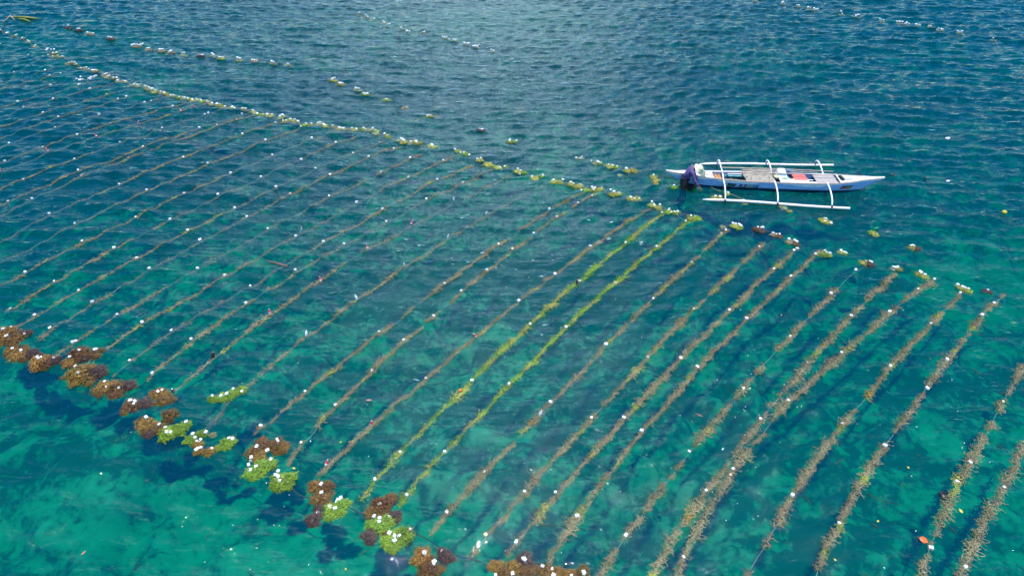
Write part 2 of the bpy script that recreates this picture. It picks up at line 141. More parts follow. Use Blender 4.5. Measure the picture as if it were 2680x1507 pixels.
CLUMPS = [
    ('pale green clump with four floats, first separate one right of the continuous float row', 0, '-2.14,24.84,0.13,y -1.85,24.61,0.15,g', '-2.23,24.97,f -2.00,24.68,f -1.87,24.64,f -1.66,24.56,f'),
    ('yellow-green clump, long and bright, second separate one right of the continuous float row', 0, '-1.24,24.11,0.16,y -0.90,23.85,0.19,y -0.67,23.74,0.10,g', '-1.33,24.16,f -1.20,24.24,f'),
    ('pale clump with white floats at both ends just right of the long yellow-green clump', 0, '-0.52,23.42,0.16,y -0.22,23.56,0.13,g', '-0.57,23.48,f -0.45,23.39,f -0.27,23.61,f'),
    ('olive clump with three bunched floats at its top, fourth separate one along the header', 0, '0.20,23.15,0.15,y 0.42,23.12,0.14,g', '0.22,23.27,f 0.32,23.18,f 0.29,23.04,f'),
    ('olive clump with one float left and one far right, left of the faint line start', 0, '0.82,22.63,0.17,y 1.09,22.76,0.13,g', '0.75,22.76,f 0.73,22.68,f 1.13,22.76,f'),
    ('olive clump with three floats where a faint brown line runs off to the lower left', 0, '1.51,22.35,0.16,y 1.72,22.31,0.17,y', '1.52,22.51,f 1.48,22.43,f 1.85,22.51,f'),
    ('olive clump with three floats, two on its left, above the close line pair', 0, '2.12,22.13,0.16,y 2.38,22.05,0.18,y', '2.12,22.26,f 2.20,22.14,f 2.48,22.14,f'),
    ('wide olive clump with five floats at the head of the close line pair', 0, '2.63,21.74,0.14,g 2.92,21.82,0.17,y 3.16,21.86,0.13,y', '2.46,21.69,f 2.86,21.96,f 2.95,21.88,f 2.90,21.80,f 3.21,21.91,f'),
    ('yellow-green clump with three floats left of the one below the person', 0, '3.54,21.47,0.17,y 3.73,21.50,0.15,y', '3.50,21.75,f 3.60,21.56,f 3.77,21.52,f'),
    ('compact yellow-green clump with three floats below the wet lower body of the person', 0, '4.13,21.12,0.16,y 4.33,21.10,0.17,y', '4.15,21.31,f 4.16,21.20,f 4.26,21.12,f 4.43,21.15,f'),
    ('olive clump with a white stick and floats, above the line left of the green pair', 0, '4.82,20.73,0.15,y 5.01,20.61,0.15,y', '4.83,20.89,f 4.89,20.68,f 4.88,20.73,f 5.08,20.73,f'),
    ('pale green clump with five scattered floats at the head of the left bright green line', 0, '5.27,20.20,0.14,g 5.52,20.20,0.14,g', '5.36,20.48,f 5.29,20.30,f 5.38,20.20,f 5.49,20.22,f 5.60,20.26,f'),
    ('vivid green clump with two floats at the head of the right bright green line', 0, '5.94,19.77,0.18,y 6.14,19.77,0.18,g', '5.99,19.98,f 6.12,19.93,f'),
    ('half-sunken green clump with five floats in a row, right of the green line heads', 0, '7.28,19.31,0.15,y 7.43,19.23,0.13,g 6.89,19.30,0.13,s', '7.26,19.47,f 7.34,19.41,f 7.45,19.41,f 7.48,19.35,f 7.51,19.32,f'),
    ('dark brown clump with three floats, leftmost of three under the near outrigger', 0, '7.96,19.11,0.15,m 8.09,19.03,0.14,d', '8.01,19.21,f 8.11,19.21,f 8.18,19.23,f'),
    ('brown clump with three floats, middle one of three under the near outrigger', 0, '8.41,18.83,0.12,b 8.55,18.75,0.13,m', '8.42,18.91,f 8.50,18.83,f 8.60,18.82,f'),
    ('brown clump with four floats, rightmost of three under the near outrigger', 0, '8.81,18.44,0.13,b 8.97,18.35,0.13,m', '8.81,18.55,f 8.83,18.56,f 8.99,18.52,f 9.01,18.46,f 9.03,18.41,f'),
    ('large bright green clump with four floats and a brown left end', 0, '9.52,17.71,0.16,b 9.59,17.62,0.17,g 9.71,17.62,0.13,y', '9.64,17.84,f 9.73,17.91,f 9.69,17.71,f 9.77,17.65,f'),
    ('small green clump heaped with white floats, just right of the large bright green clump', 0, '10.20,17.83,0.11,y 10.29,17.77,0.12,g', '10.23,17.91,f 10.23,17.87,f 10.29,17.82,f 10.31,17.80,f 10.35,17.78,f'),
    ('dark green clump with two thick floats, shadowed underneath', 0, '10.66,17.20,0.14,y 10.79,17.13,0.16,d', '10.76,17.33,f 10.89,17.31,f 10.91,17.26,f'),
    ('dull olive clump with small floats at the head of a fading brown line', 0, '11.42,16.92,0.11,s 11.56,16.88,0.12,y', '11.43,16.97,f 11.48,16.93,f 11.55,16.95,f'),
    ('smooth yellow-green oval clump with two floats on its top edge', 0, '12.07,16.66,0.13,y 12.16,16.53,0.13,y', '12.14,16.75,f 12.15,16.71,f 12.22,16.61,f'),
    ('long yellow-green clump with four floats near the right edge', 0, '12.96,16.03,0.11,y 13.06,15.93,0.14,y 13.16,15.85,0.11,g', '12.95,16.13,f 13.04,16.05,f 13.09,16.00,f 13.18,15.97,f'),
    ('small dark ragged clump with one pale float nearest the right edge', 0, '13.62,15.87,0.09,d 13.72,15.84,0.10,d', '13.71,15.91,f'),
    ('drifting green clump with three floats, right below the end of the near outrigger', 0, '10.30,19.65,0.16,y 10.40,19.52,0.15,y', '10.41,19.73,f 10.32,19.55,f 10.47,19.44,f'),
    ('small green clump topped by a bright green bottle', 0, '11.61,18.91,0.13,g 11.63,18.75,0.14,y', ''),
    ('dark green clump with three small floats, right of the one with the green bottle', 0, '12.52,18.06,0.14,y 12.63,17.99,0.14,d', '12.50,18.14,f 12.57,18.17,f 12.61,18.17,f'),
    ('small green clump with two floats, alone left of the boat row', 1, '-0.10,25.71,0.15,y 0.11,25.75,0.11,g', '-0.09,25.94,f -0.10,25.76,f 0.18,25.79,f'),
    ('faint clump with three small floats, leftmost in the row trailing from the boat', 1, '2.55,24.33,0.13,s 2.70,24.30,0.11,s', '2.47,24.31,f 2.62,24.27,f 2.69,24.35,f'),
    ('pale clump with four floats, second in the row trailing from the boat', 1, '3.17,23.89,0.15,s 3.34,23.82,0.13,g', '3.03,24.05,f 3.24,23.94,f 3.29,23.89,f 3.38,23.85,f'),
    ('green clump with three evenly spaced floats, third in the row trailing from the boat', 1, '3.69,23.58,0.17,y 3.91,23.51,0.14,g', '3.64,23.64,f 3.80,23.64,f 3.96,23.59,f'),
    ('yellowish clump with a white and an orange float, left of the tall narrow clump', 1, '4.29,23.19,0.16,y 4.53,23.15,0.16,y 3.95,22.89,0.12,s', '4.25,23.34,f 4.29,23.30,f 4.47,23.29,o'),
    ('tall narrow yellow clump with an orange float, roped to the left end of the boat', 1, '5.17,22.74,0.16,y 5.25,22.48,0.15,y 5.18,22.18,0.11,y', '5.22,22.89,f 5.19,22.36,o'),
    ('small round green clump with one float at the foot of the person', 1, '5.78,21.89,0.13,g', '5.78,21.94,f'),
    ('dark green clump the person is reaching into, with three floats', 1, '6.11,21.95,0.14,y 6.33,21.89,0.20,d 6.59,21.98,0.16,y', '6.02,22.02,f 6.61,22.10,f 6.62,21.86,f'),
    ('green clump with four floats between hull and near outrigger, behind the first boom', 1, '7.08,21.24,0.13,y 7.26,21.24,0.16,y 7.55,21.38,0.11,g', '7.11,21.26,f 7.27,21.23,f 7.26,21.05,f 7.62,21.52,f'),
    ('small dull clump with one float touching the near outrigger between two booms', 1, '8.01,20.82,0.12,s', '8.03,21.02,f'),
    ('dark weed tuft under the near outrigger beside the middle boom', 1, '9.27,20.51,0.14,s 9.38,20.26,0.10,y', '9.31,20.76,f'),
    ('dark weed scrap with a grey float, first from left in upper left row', 2, '-25.72,40.96,0.18,d -25.49,40.89,0.16,d', '-25.74,41.24,f'),
    ('pair of floats trailing dark weed, second from left in upper left row', 2, '-24.86,40.51,0.18,d -24.63,40.43,0.16,d', '-24.82,40.50,f -24.72,40.53,f'),
    ('clump with four floats, third from left in upper left row', 2, '-23.79,39.67,0.18,b -23.57,39.60,0.16,b', '-23.88,39.74,f -23.89,39.96,f -23.70,39.84,f -23.62,39.85,f'),
    ('three floats with a long dark weed tail, fourth from left in upper left row', 2, '-22.24,38.73,0.18,d -22.01,38.66,0.16,d', '-22.36,38.98,f -22.17,38.84,f -22.09,38.82,f'),
    ('brown clump heaped with seven floats, fifth from left in upper left row', 2, '-20.26,37.59,0.17,b -20.05,37.53,0.15,b', '-20.47,37.66,f -20.45,37.78,f -20.33,37.69,f -20.21,37.72,f -20.09,37.65,f -20.00,37.66,f -19.95,37.81,f'),
    ('small clump with two floats, sixth from left in upper left row', 2, '-19.45,37.09,0.17,b -19.24,37.02,0.15,b', '-19.48,37.26,f -19.40,37.29,f'),
    ('clump with three floats, seventh from left in upper left row', 2, '-18.65,36.83,0.17,b -18.44,36.77,0.15,b', '-18.67,36.92,f -18.66,37.05,f -18.50,36.87,f'),
    ('small brownish clump with two floats, eighth from left in upper left row', 2, '-18.05,36.55,0.17,b -17.85,36.49,0.15,b', '-18.01,36.56,f -17.98,36.68,f'),
    ('dim clump with two floats, ninth from left in upper left row', 2, '-17.22,36.17,0.17,s -17.02,36.11,0.15,s', '-17.29,36.43,f -17.20,36.43,f'),
    ('dark clump with three floats, one reddish, tenth from left in upper left row', 2, '-16.25,35.97,0.17,d -16.05,35.91,0.15,d', '-16.24,35.98,p -16.20,36.12,f -16.12,36.13,f'),
    ('greenish clump with two floats, eleventh from left in upper left row', 2, '-15.68,36.09,0.17,s -15.47,36.03,0.15,s', '-15.66,36.24,f -15.53,36.09,f'),
    ('long olive clump with three floats, twelfth from left in upper left row', 2, '-15.07,35.56,0.16,y -14.87,35.50,0.15,y', '-15.07,35.61,f -14.99,35.59,f -14.92,35.69,f'),
    ('pale pair of floats on sunken weed, thirteenth from left in upper left row', 2, '-14.09,35.38,0.16,s -13.89,35.32,0.15,s', '-14.12,35.57,f -13.96,35.46,f'),
    ('cluster of three floats, fourteenth from left in upper left row', 2, '-13.24,35.20,0.16,b -13.05,35.14,0.15,b', '-13.26,35.24,f -13.17,35.27,f -13.05,35.22,f'),
    ('pale pair of floats, first from left in middle distance row', 3, '-12.19,34.88,0.16,s -12.00,34.82,0.14,s', '-12.16,34.88,f -12.07,34.85,f'),
    ('faint brown tuft with one float, second from left in middle distance row', 3, '-11.40,34.69,0.16,s -11.21,34.63,0.14,s', '-11.29,34.66,f'),
    ('dull olive tuft with two floats, third from left in middle distance row', 3, '-8.68,32.59,0.15,y -8.50,32.54,0.14,y', '-8.63,32.59,f -8.57,32.76,f'),
    ('olive tuft with three floats, fourth from left in middle distance row', 3, '-8.20,32.03,0.15,y -8.03,31.98,0.14,y', '-8.22,32.14,f -8.12,32.04,f -8.02,32.03,f'),
    ('small tuft with two floats, fifth from left in middle distance row', 3, '-7.28,31.31,0.15,s -7.11,31.26,0.13,s', '-7.27,31.32,f -7.14,31.28,f'),
    ('greenish tuft with three floats, sixth from left in middle distance row', 3, '-6.79,30.72,0.15,g -6.63,30.67,0.13,g', '-6.83,30.85,f -6.73,30.70,f -6.65,30.77,f'),
    ('pale green tuft with an upright float, seventh from left in middle distance row', 3, '-5.75,30.12,0.14,g -5.59,30.07,0.13,g', '-5.73,30.29,f -5.67,30.24,f'),
    ('tuft with an orange float beside a white one, eighth from left in middle distance row', 3, '-4.80,29.34,0.14,s -4.64,29.29,0.13,s', '-4.77,29.31,o -4.67,29.35,f'),
    ('yellowish tuft with three floats, ninth from left in middle distance row', 3, '-3.62,28.22,0.14,y -3.47,28.18,0.12,y', '-3.64,28.28,f -3.57,28.36,f -3.49,28.32,f'),
    ('dark tuft with three pale floats, tenth from left in middle distance row', 3, '-1.34,26.82,0.13,d -1.19,26.78,0.12,d', '-1.34,26.96,f -1.26,26.85,f -1.21,26.91,f'),
    ('tiny cluster with one float, first from the left in the top centre row', 4, '-9.38,43.59,0.13,s -9.16,43.50,0.12,s', '-9.32,43.83,f'),
    ('tiny cluster with two floats, second from the left in the top centre row', 4, '-8.82,43.03,0.13,s -8.60,42.95,0.11,s', '-8.85,43.36,f -8.68,43.02,f'),
    ('tiny cluster with one float, third from the left in the top centre row', 4, '-8.29,42.40,0.13,s -8.07,42.32,0.11,s', '-8.20,42.58,f'),
    ('tiny cluster with two floats, fourth from the left in the top centre row', 4, '-7.66,41.90,0.12,s -7.45,41.82,0.11,s', '-7.63,42.13,f -7.52,41.96,f'),
    ('tiny cluster with two floats, fifth from the left in the top centre row', 4, '-7.25,41.22,0.12,s -7.04,41.14,0.11,s', '-7.22,41.47,f -7.11,41.50,f'),
    ('tiny cluster with one float, sixth from the left in the top centre row', 4, '-6.47,40.66,0.12,s -6.26,40.58,0.11,s', '-6.38,40.81,f'),
    ('tiny cluster with two floats, seventh from the left in the top centre row', 4, '-5.99,40.16,0.12,s -5.78,40.09,0.11,s', '-5.97,40.17,f -5.84,40.26,f'),
    ('tiny cluster with two floats, eighth from the left in the top centre row', 4, '-5.10,39.92,0.12,s -4.89,39.84,0.11,s', '-5.08,40.20,f -4.97,40.08,f'),
    ('tiny cluster with three floats, ninth from the left in the top centre row', 4, '-3.82,38.96,0.12,s -3.63,38.89,0.11,s', '-3.87,39.20,f -3.74,38.94,f -3.62,38.98,f'),
    ('tiny cluster with two floats, tenth from the left in the top centre row', 4, '-3.24,38.49,0.12,s -3.05,38.43,0.10,s', '-3.22,38.60,f -3.11,38.67,f'),
    ('tiny cluster with four floats, eleventh from the left in the top centre row', 4, '-2.55,37.90,0.11,s -2.36,37.84,0.10,s', '-2.61,38.05,f -2.54,37.94,f -2.40,37.89,f -2.33,37.91,f'),
    ('tiny cluster with four floats, twelfth from the left in the top centre row', 4, '-2.00,37.46,0.11,s -1.81,37.39,0.10,s', '-2.06,37.44,f -1.97,37.58,f -1.87,37.46,f -1.79,37.71,f'),
    ('tiny cluster with two floats, thirteenth from the left in the top centre row', 4, '-1.13,36.77,0.11,s -0.94,36.70,0.10,s', '-1.11,36.94,f -0.99,36.79,f'),
    ('tiny cluster with two floats, first from the left in the top right row', 5, '15.57,46.70,0.13,s 15.76,46.60,0.11,s', '15.63,46.76,f 15.75,46.83,f'),
    ('tiny cluster with two floats, second from the left in the top right row', 5, '17.13,46.10,0.13,s 17.32,46.01,0.11,s', '17.19,46.10,f 17.32,46.30,f'),
    ('tiny cluster with two floats, third from the left in the top right row', 5, '17.89,45.46,0.12,s 18.08,45.37,0.11,s', '18.05,45.80,f 18.09,45.57,f'),
    ('tiny cluster with two floats, fourth from the left in the top right row', 5, '18.42,44.89,0.12,s 18.60,44.80,0.11,s', '18.52,45.15,f 18.62,45.01,f'),
    ('tiny cluster with three floats, fifth from the left in the top right row', 5, '18.73,44.65,0.12,s 18.92,44.57,0.11,s', '18.75,44.76,f 18.83,44.62,f 19.01,44.78,f'),
    ('tiny cluster with two floats, sixth from the left in the top right row', 5, '19.99,43.76,0.12,s 20.17,43.67,0.11,s', '20.17,44.08,f 20.13,43.77,f'),
    ('tiny cluster with three floats, seventh from the left in the top right row', 5, '20.71,43.11,0.12,s 20.88,43.03,0.11,s', '20.74,43.23,f 20.90,43.36,f 21.05,43.47,f'),
    ('tiny cluster with three floats, eighth from the left in the top right row', 5, '21.86,42.35,0.12,s 22.03,42.27,0.11,s', '21.96,42.67,f 21.96,42.45,f 22.06,42.40,f'),
    ('tiny cluster with four floats, ninth from the left in the top right row', 5, '22.68,41.82,0.12,s 22.85,41.74,0.10,s', '22.73,42.15,f 22.83,42.11,f 22.92,42.11,f 23.04,42.06,f'),
    ('tiny cluster with three floats, tenth from the left in the top right row', 5, '23.00,41.58,0.12,s 23.17,41.50,0.10,s', '22.99,41.59,f 23.19,41.86,f 23.22,41.64,f'),
    ('tiny cluster with three floats, eleventh from the left in the top right row', 5, '23.50,41.32,0.12,s 23.66,41.24,0.10,s', '23.52,41.40,f 23.57,41.30,f 23.73,41.38,f'),
    ('tiny cluster with two floats, twelfth from the left in the top right row', 5, '24.09,41.04,0.11,s 24.26,40.96,0.10,s', '24.14,41.12,f 24.30,41.22,f'),
    ('tiny cluster with four floats, thirteenth from the left in the top right row', 5, '24.41,40.51,0.11,s 24.57,40.43,0.10,s', '24.41,40.67,f 24.56,40.79,f 24.58,40.56,f 24.67,40.55,f'),
    ('tiny cluster with three floats, fourteenth from the left in the top right row', 5, '25.30,40.04,0.11,s 25.46,39.96,0.10,s', '25.31,40.17,f 25.36,40.05,f 25.56,40.18,f'),
    ('tiny cluster with one float, fifteenth from the left in the top right row', 5, '26.49,38.80,0.11,s 26.64,38.73,0.10,s', '26.71,39.04,f'),
    ('topmost big brown clump, cut by the left edge, with four floats', 6, '-13.40,13.87,0.30,o -13.07,13.73,0.30,b -12.97,13.89,0.21,d -13.33,13.58,0.16,o', '-13.45,13.98,f -13.36,14.14,f -13.23,13.74,f -12.86,13.87,f'),
    ('big clump with two orange lobes and a dark purple tail, second from the left edge', 6, '-12.90,13.28,0.19,o -12.56,13.07,0.25,o -12.57,13.29,0.15,b -12.26,13.12,0.20,d', '-12.87,13.32,f -12.57,13.21,f'),
    ('orange-brown clump with a bunch of three floats and a dark tail to its right', 6, '-11.92,12.82,0.27,o -11.74,12.77,0.20,m -11.57,12.87,0.15,d', '-12.03,12.98,f -11.93,12.97,f -11.95,12.90,f -11.60,12.95,f'),
    ('maroon and brown clump with four floats above the largest orange clump', 6, '-11.06,13.12,0.24,m -10.68,13.14,0.21,b -11.16,12.84,0.20,o -10.85,12.97,0.17,d', '-11.06,13.19,f -11.18,12.95,f -10.70,13.25,f -10.66,13.27,f'),
    ('largest orange clump with one big float in its middle and a blackish right side', 6, '-10.74,12.42,0.34,o -10.35,12.49,0.26,d -10.46,12.30,0.24,b', '-10.69,12.38,f -10.70,12.42,f -10.89,12.63,f'),
    ('long orange-brown clump with two spaced floats and a dull purple underside', 6, '-9.89,11.96,0.26,o -9.55,11.92,0.23,b -9.33,12.01,0.19,d -9.48,11.69,0.16,m', '-9.83,11.97,f -9.49,11.91,f -9.95,12.15,f'),
    ('rust clump joined by dark weed to a browner lobe, three floats at its left', 6, '-8.93,11.29,0.24,m -8.67,11.43,0.19,d -8.48,11.74,0.19,o -8.27,11.54,0.21,b', '-9.02,11.47,f -8.98,11.45,f -8.87,11.42,f -8.85,11.33,f -8.48,11.77,f -8.42,11.85,f'),
    ('golden brown lobed clump joined on its right to bright green weed with four floats', 6, '-8.35,10.75,0.26,o -8.02,10.63,0.19,b -7.90,11.01,0.19,b -8.18,10.49,0.14,d -7.74,10.49,0.20,g -7.54,10.63,0.20,g -7.41,10.73,0.11,g', '-8.38,10.90,f -8.03,10.73,f -7.87,10.67,f -7.75,10.49,f -7.66,10.48,f -7.68,10.50,f -7.43,10.79,f'),
    ('hook-shaped clump, pale green above and orange below, with eleven floats', 6, '-7.16,10.34,0.16,g -6.98,10.49,0.13,g -6.72,10.45,0.08,s -6.95,10.17,0.12,o -6.85,9.98,0.12,o -6.63,9.98,0.12,o -6.32,10.24,0.17,g -6.48,10.09,0.09,g', '-7.17,10.47,f -7.08,10.37,f -6.96,10.35,f -7.02,10.28,f -6.96,10.25,f -6.89,10.52,f -6.91,10.00,f -6.90,10.05,f -6.84,10.06,f -6.61,10.07,f -6.32,10.34,f -6.23,10.32,f'),
    ('long flat green clump with five square floats, crossed by a brown line', 6, '-7.10,11.54,0.13,g -6.90,11.61,0.15,g -6.70,11.67,0.15,g -6.53,11.85,0.15,g', '-7.16,11.68,f -6.91,11.61,f -6.80,11.69,f -6.73,11.90,f -6.47,11.77,f'),
    ('brown and orange clump over a bright green one, with nine floats', 6, '-5.53,10.17,0.23,m -5.22,10.13,0.21,b -5.06,10.09,0.16,o -5.49,9.83,0.17,o -5.65,9.98,0.18,b -5.32,9.55,0.23,g -5.51,9.41,0.19,g', '-5.61,10.08,f -5.22,10.28,f -5.18,10.22,f -5.36,10.00,f -5.21,9.74,f -5.46,9.53,f -5.55,9.43,f -5.66,9.82,f -5.66,9.75,f -5.67,9.63,f'),
    ('round bright green clump with four floats in a row, beside a small orange leaf', 6, '-4.85,9.17,0.24,g -4.68,9.27,0.17,g -4.94,9.10,0.15,g', '-4.97,9.43,f -4.97,9.28,f -4.90,9.22,f -4.85,9.14,f'),
    ('brown two-float clump joined to a green lobe with five floats on its right', 6, '-4.11,9.07,0.17,o -3.87,9.03,0.15,m -3.90,8.80,0.21,b -3.92,8.51,0.13,d -3.94,8.28,0.18,d -3.63,8.45,0.19,g -3.47,8.59,0.18,g', '-3.98,9.09,f -3.93,8.89,f -3.91,8.42,f -3.72,8.60,f -3.69,8.56,f -3.59,8.71,f -3.56,8.74,f -3.52,8.80,f -3.57,8.50,f'),
    ('tall brown clump holding two bright green lobes, with ten floats, near the bottom centre', 6, '-2.61,8.61,0.25,m -2.82,8.43,0.17,b -2.35,8.33,0.16,d -2.66,8.42,0.16,b -2.65,8.17,0.21,g -2.45,8.23,0.15,g -2.79,7.91,0.18,d -2.35,7.76,0.22,g -2.11,7.91,0.21,g -2.42,7.93,0.10,m -2.26,7.65,0.13,g', '-2.68,8.59,f -2.75,8.31,f -2.46,8.33,f -2.63,8.27,f -2.63,8.19,f -2.40,7.96,f -2.29,7.91,f -2.28,7.87,f -2.20,7.88,f -2.27,7.76,f -2.00,8.03,p'),
    ('rust-brown clump with two big floats at the bottom, its right side nearly black', 6, '-1.70,7.42,0.20,o -1.55,7.20,0.22,m -1.27,7.45,0.18,d -1.61,7.07,0.15,b -1.38,7.18,0.12,b', '-1.66,7.51,f -1.66,7.47,f -1.46,7.30,f -1.46,7.26,f -1.33,7.56,p'),
    ('wide brown clump with ten floats cut by the bottom edge, its left end darkest', 6, '-0.27,7.23,0.17,o -0.15,7.12,0.15,b 0.23,7.37,0.18,d 0.05,7.20,0.17,o 0.30,7.12,0.17,m 0.62,7.14,0.17,b 0.82,7.12,0.15,o 1.07,7.08,0.15,o 1.32,7.12,0.15,b', '0.21,7.39,f 0.24,7.38,f 0.57,7.24,f 0.75,7.19,f 0.01,7.08,f 0.77,7.06,f 1.10,7.05,f 1.33,7.10,f 1.33,7.07,f -0.30,7.07,f'),
]
GROUPS = ['seaweed clumps with floats along the far header rope',
    'seaweed clumps trailing left of the boat',
    'float clusters of the second far row',
    'seaweed clusters crossing the middle distance',
    'float clusters at the top centre',
    'float clusters at the top right',
    'big seaweed clumps along the near header rope']
HEADER_FLOATS = '-29.16,40.33 -28.53,39.87 -28.56,40.04 -27.84,39.55 -27.85,39.7 -27.16,39.01 -26.47,38.43 -26.6,38.56 -25.83,37.77 -25.82,37.88 -24.77,37.04 -24.78,37.17 -24.56,37.09 -24.41,37.13 -24.08,36.45 -23.94,36.51 -24.25,36.24 -23.85,35.95 -23.65,36.09 -23.36,35.99 -22.5,34.98 -22.43,35.12 -22.25,35.02 -22.05,34.82 -21.55,34.26 -21.4,34.26 -21.29,34.3 -21.09,34.13 -20.76,33.83 -20.6,33.73 -20.5,33.73 -19.88,33.27 -19.84,33.38 -19.66,33.09 -19.6,33.13 -19.24,32.82 -19.12,32.86 -18.91,32.52 -18.64,32.47 -18.52,32.42 -18.41,32.35 -17.87,31.98 -17.71,31.86 -17.6,31.78 -17.29,31.74 -17.16,31.66 -16.96,31.48 -16.78,31.36 -16.61,31.24 -16.49,31.16 -16.3,31.14 -16.15,31.08 -16.04,30.96 -15.69,30.75 -15.6,30.79 -15.48,30.67 -15.18,30.47 -15.02,30.43 -14.9,30.39 -14.71,30.26 -14.44,30.12 -14.32,30.26 -14.2,30.12 -13.99,29.98 -13.74,29.99 -13.65,29.82 -13.4,29.69 -13.15,29.58 -13.03,29.56 -12.92,29.46 -12.73,29.38 -12.41,29.38 -12.27,29.23 -11.92,29.23 -11.7,29.04 -11.26,28.79 -11.34,28.89 -11.06,28.6 -10.79,28.53 -10.57,28.46 -10.64,28.55 -10.4,28.5 -9.98,28.22 -9.91,28.35 -9.83,28.29 -9.74,27.8 -9.62,27.84 -9.46,27.97 -9.29,27.97 -9.09,27.77 -8.65,27.39 -8.46,27.5 -8.21,27.59 -8.12,27.62 -7.93,27.43 -7.85,27.32 -7.54,27.35 -7.23,27.19 -7.15,27.12 -7.03,27.08 -6.67,27.05 -6.46,26.95 -6.17,27.03 -6.07,26.9 -5.79,26.99 -5.64,26.79 -5.55,26.69 -5.22,26.47 -5.1,26.3 -4.47,25.96 -4.38,25.84 -4.33,25.78 -4.06,25.71 -3.85,25.74 -3.81,25.63 -3.19,25.43 -3.15,25.31'
HEADER_ROPE = '-29.57,40.58 -28.53,39.87 -27.11,38.91 -25.8,37.7 -24.21,36.62 -23.3,35.89 -22.24,34.94 -20.76,33.83 -19.65,33.13 -18.48,32.38 -17.58,31.78 -16.44,31.11 -15.53,30.67 -14.84,30.31 -13.98,29.92 -12.99,29.46 -12.24,29.13 -11.24,28.72 -10.55,28.39 -9.49,27.84 -8.98,27.59 -8.44,27.43 -7.84,27.21 -7.08,27.05 -6.44,26.86 -5.65,26.69 -5.09,26.21 -4.32,25.65 -3.77,25.51 -3.14,25.23'
SIDE_FLOATS = '-21,32.73 -20.93,33 -20.73,32.73 -20.8,32.63 -20.43,32.79 -20.4,32.95 -20.33,33.09 -20.29,33.18 -20.31,32.7'
NEAR_ROPE = '-13.76,13.89 -13.08,13.68 -12.55,13.17 -11.92,12.82 -11.52,12.82 -11.21,12.87 -10.72,12.44 -10.35,12.35 -9.45,11.85 -8.8,11.46 -8.32,10.75 -7.68,10.59 -7.12,10.32 -6.7,10.06 -6.34,10.21 -5.78,9.83 -5.4,9.83 -4.83,9.2 -4.38,8.87 -3.88,8.74 -3.31,8.58 -2.87,8.36 -2.42,8.05 -1.95,8.02 -1.67,7.88 -1.37,7.67 -1.1,7.53 -0.82,7.45 -0.56,7.37 -0.33,7.23 0.25,7.26 0.65,7.12 1.32,7.12 1.72,6.94'
BOAT_ROPE = '5.41,22.87 5.72,22.71 6.07,22.61'
DRIFT_ROPE = '6.82,22.38 7.11,21.98 7.46,21.65 7.52,21.54 7.64,21.44 7.83,21.28 8.05,21.05 8.21,20.82 9.06,20.69 9.31,20.33'

def pts(txt):
    out = []
    for tok in txt.split():
        a, b = tok.split(',')[:2]
        f = ''
        if b[-1].isalpha(): f = b[-1]; b = b[:-1]
        out.append((float(a), float(b), f))
    return out

# ------------------------------------------------------------------ helpers
def tag(o, label=None, cat=None, group=None, kind=None):
    if label: o['label'] = label
    if cat: o['category'] = cat
    if group: o['group'] = group
    if kind: o['kind'] = kind
    return o

def empty(name, loc, rz=0.0):
    o = bpy.data.objects.new(name, None); COL.objects.link(o)
    o.location = loc; o.rotation_euler = (0, 0, rz); o.empty_display_size = 0.2
    return o

def obj(name, me, mat=None, parent=None, loc=(0, 0, 0), rot=(0, 0, 0), scale=(1, 1, 1)):
    o = bpy.data.objects.new(name, me); COL.objects.link(o)
    if parent: o.parent = parent
    o.location = loc; o.rotation_euler = rot; o.scale = scale
    if mat is not None:
        if not me.materials: me.materials.append(mat)
        elif me.materials[0] != mat:
            o.material_slots[0].link = 'OBJECT'; o.material_slots[0].material = mat
    return o

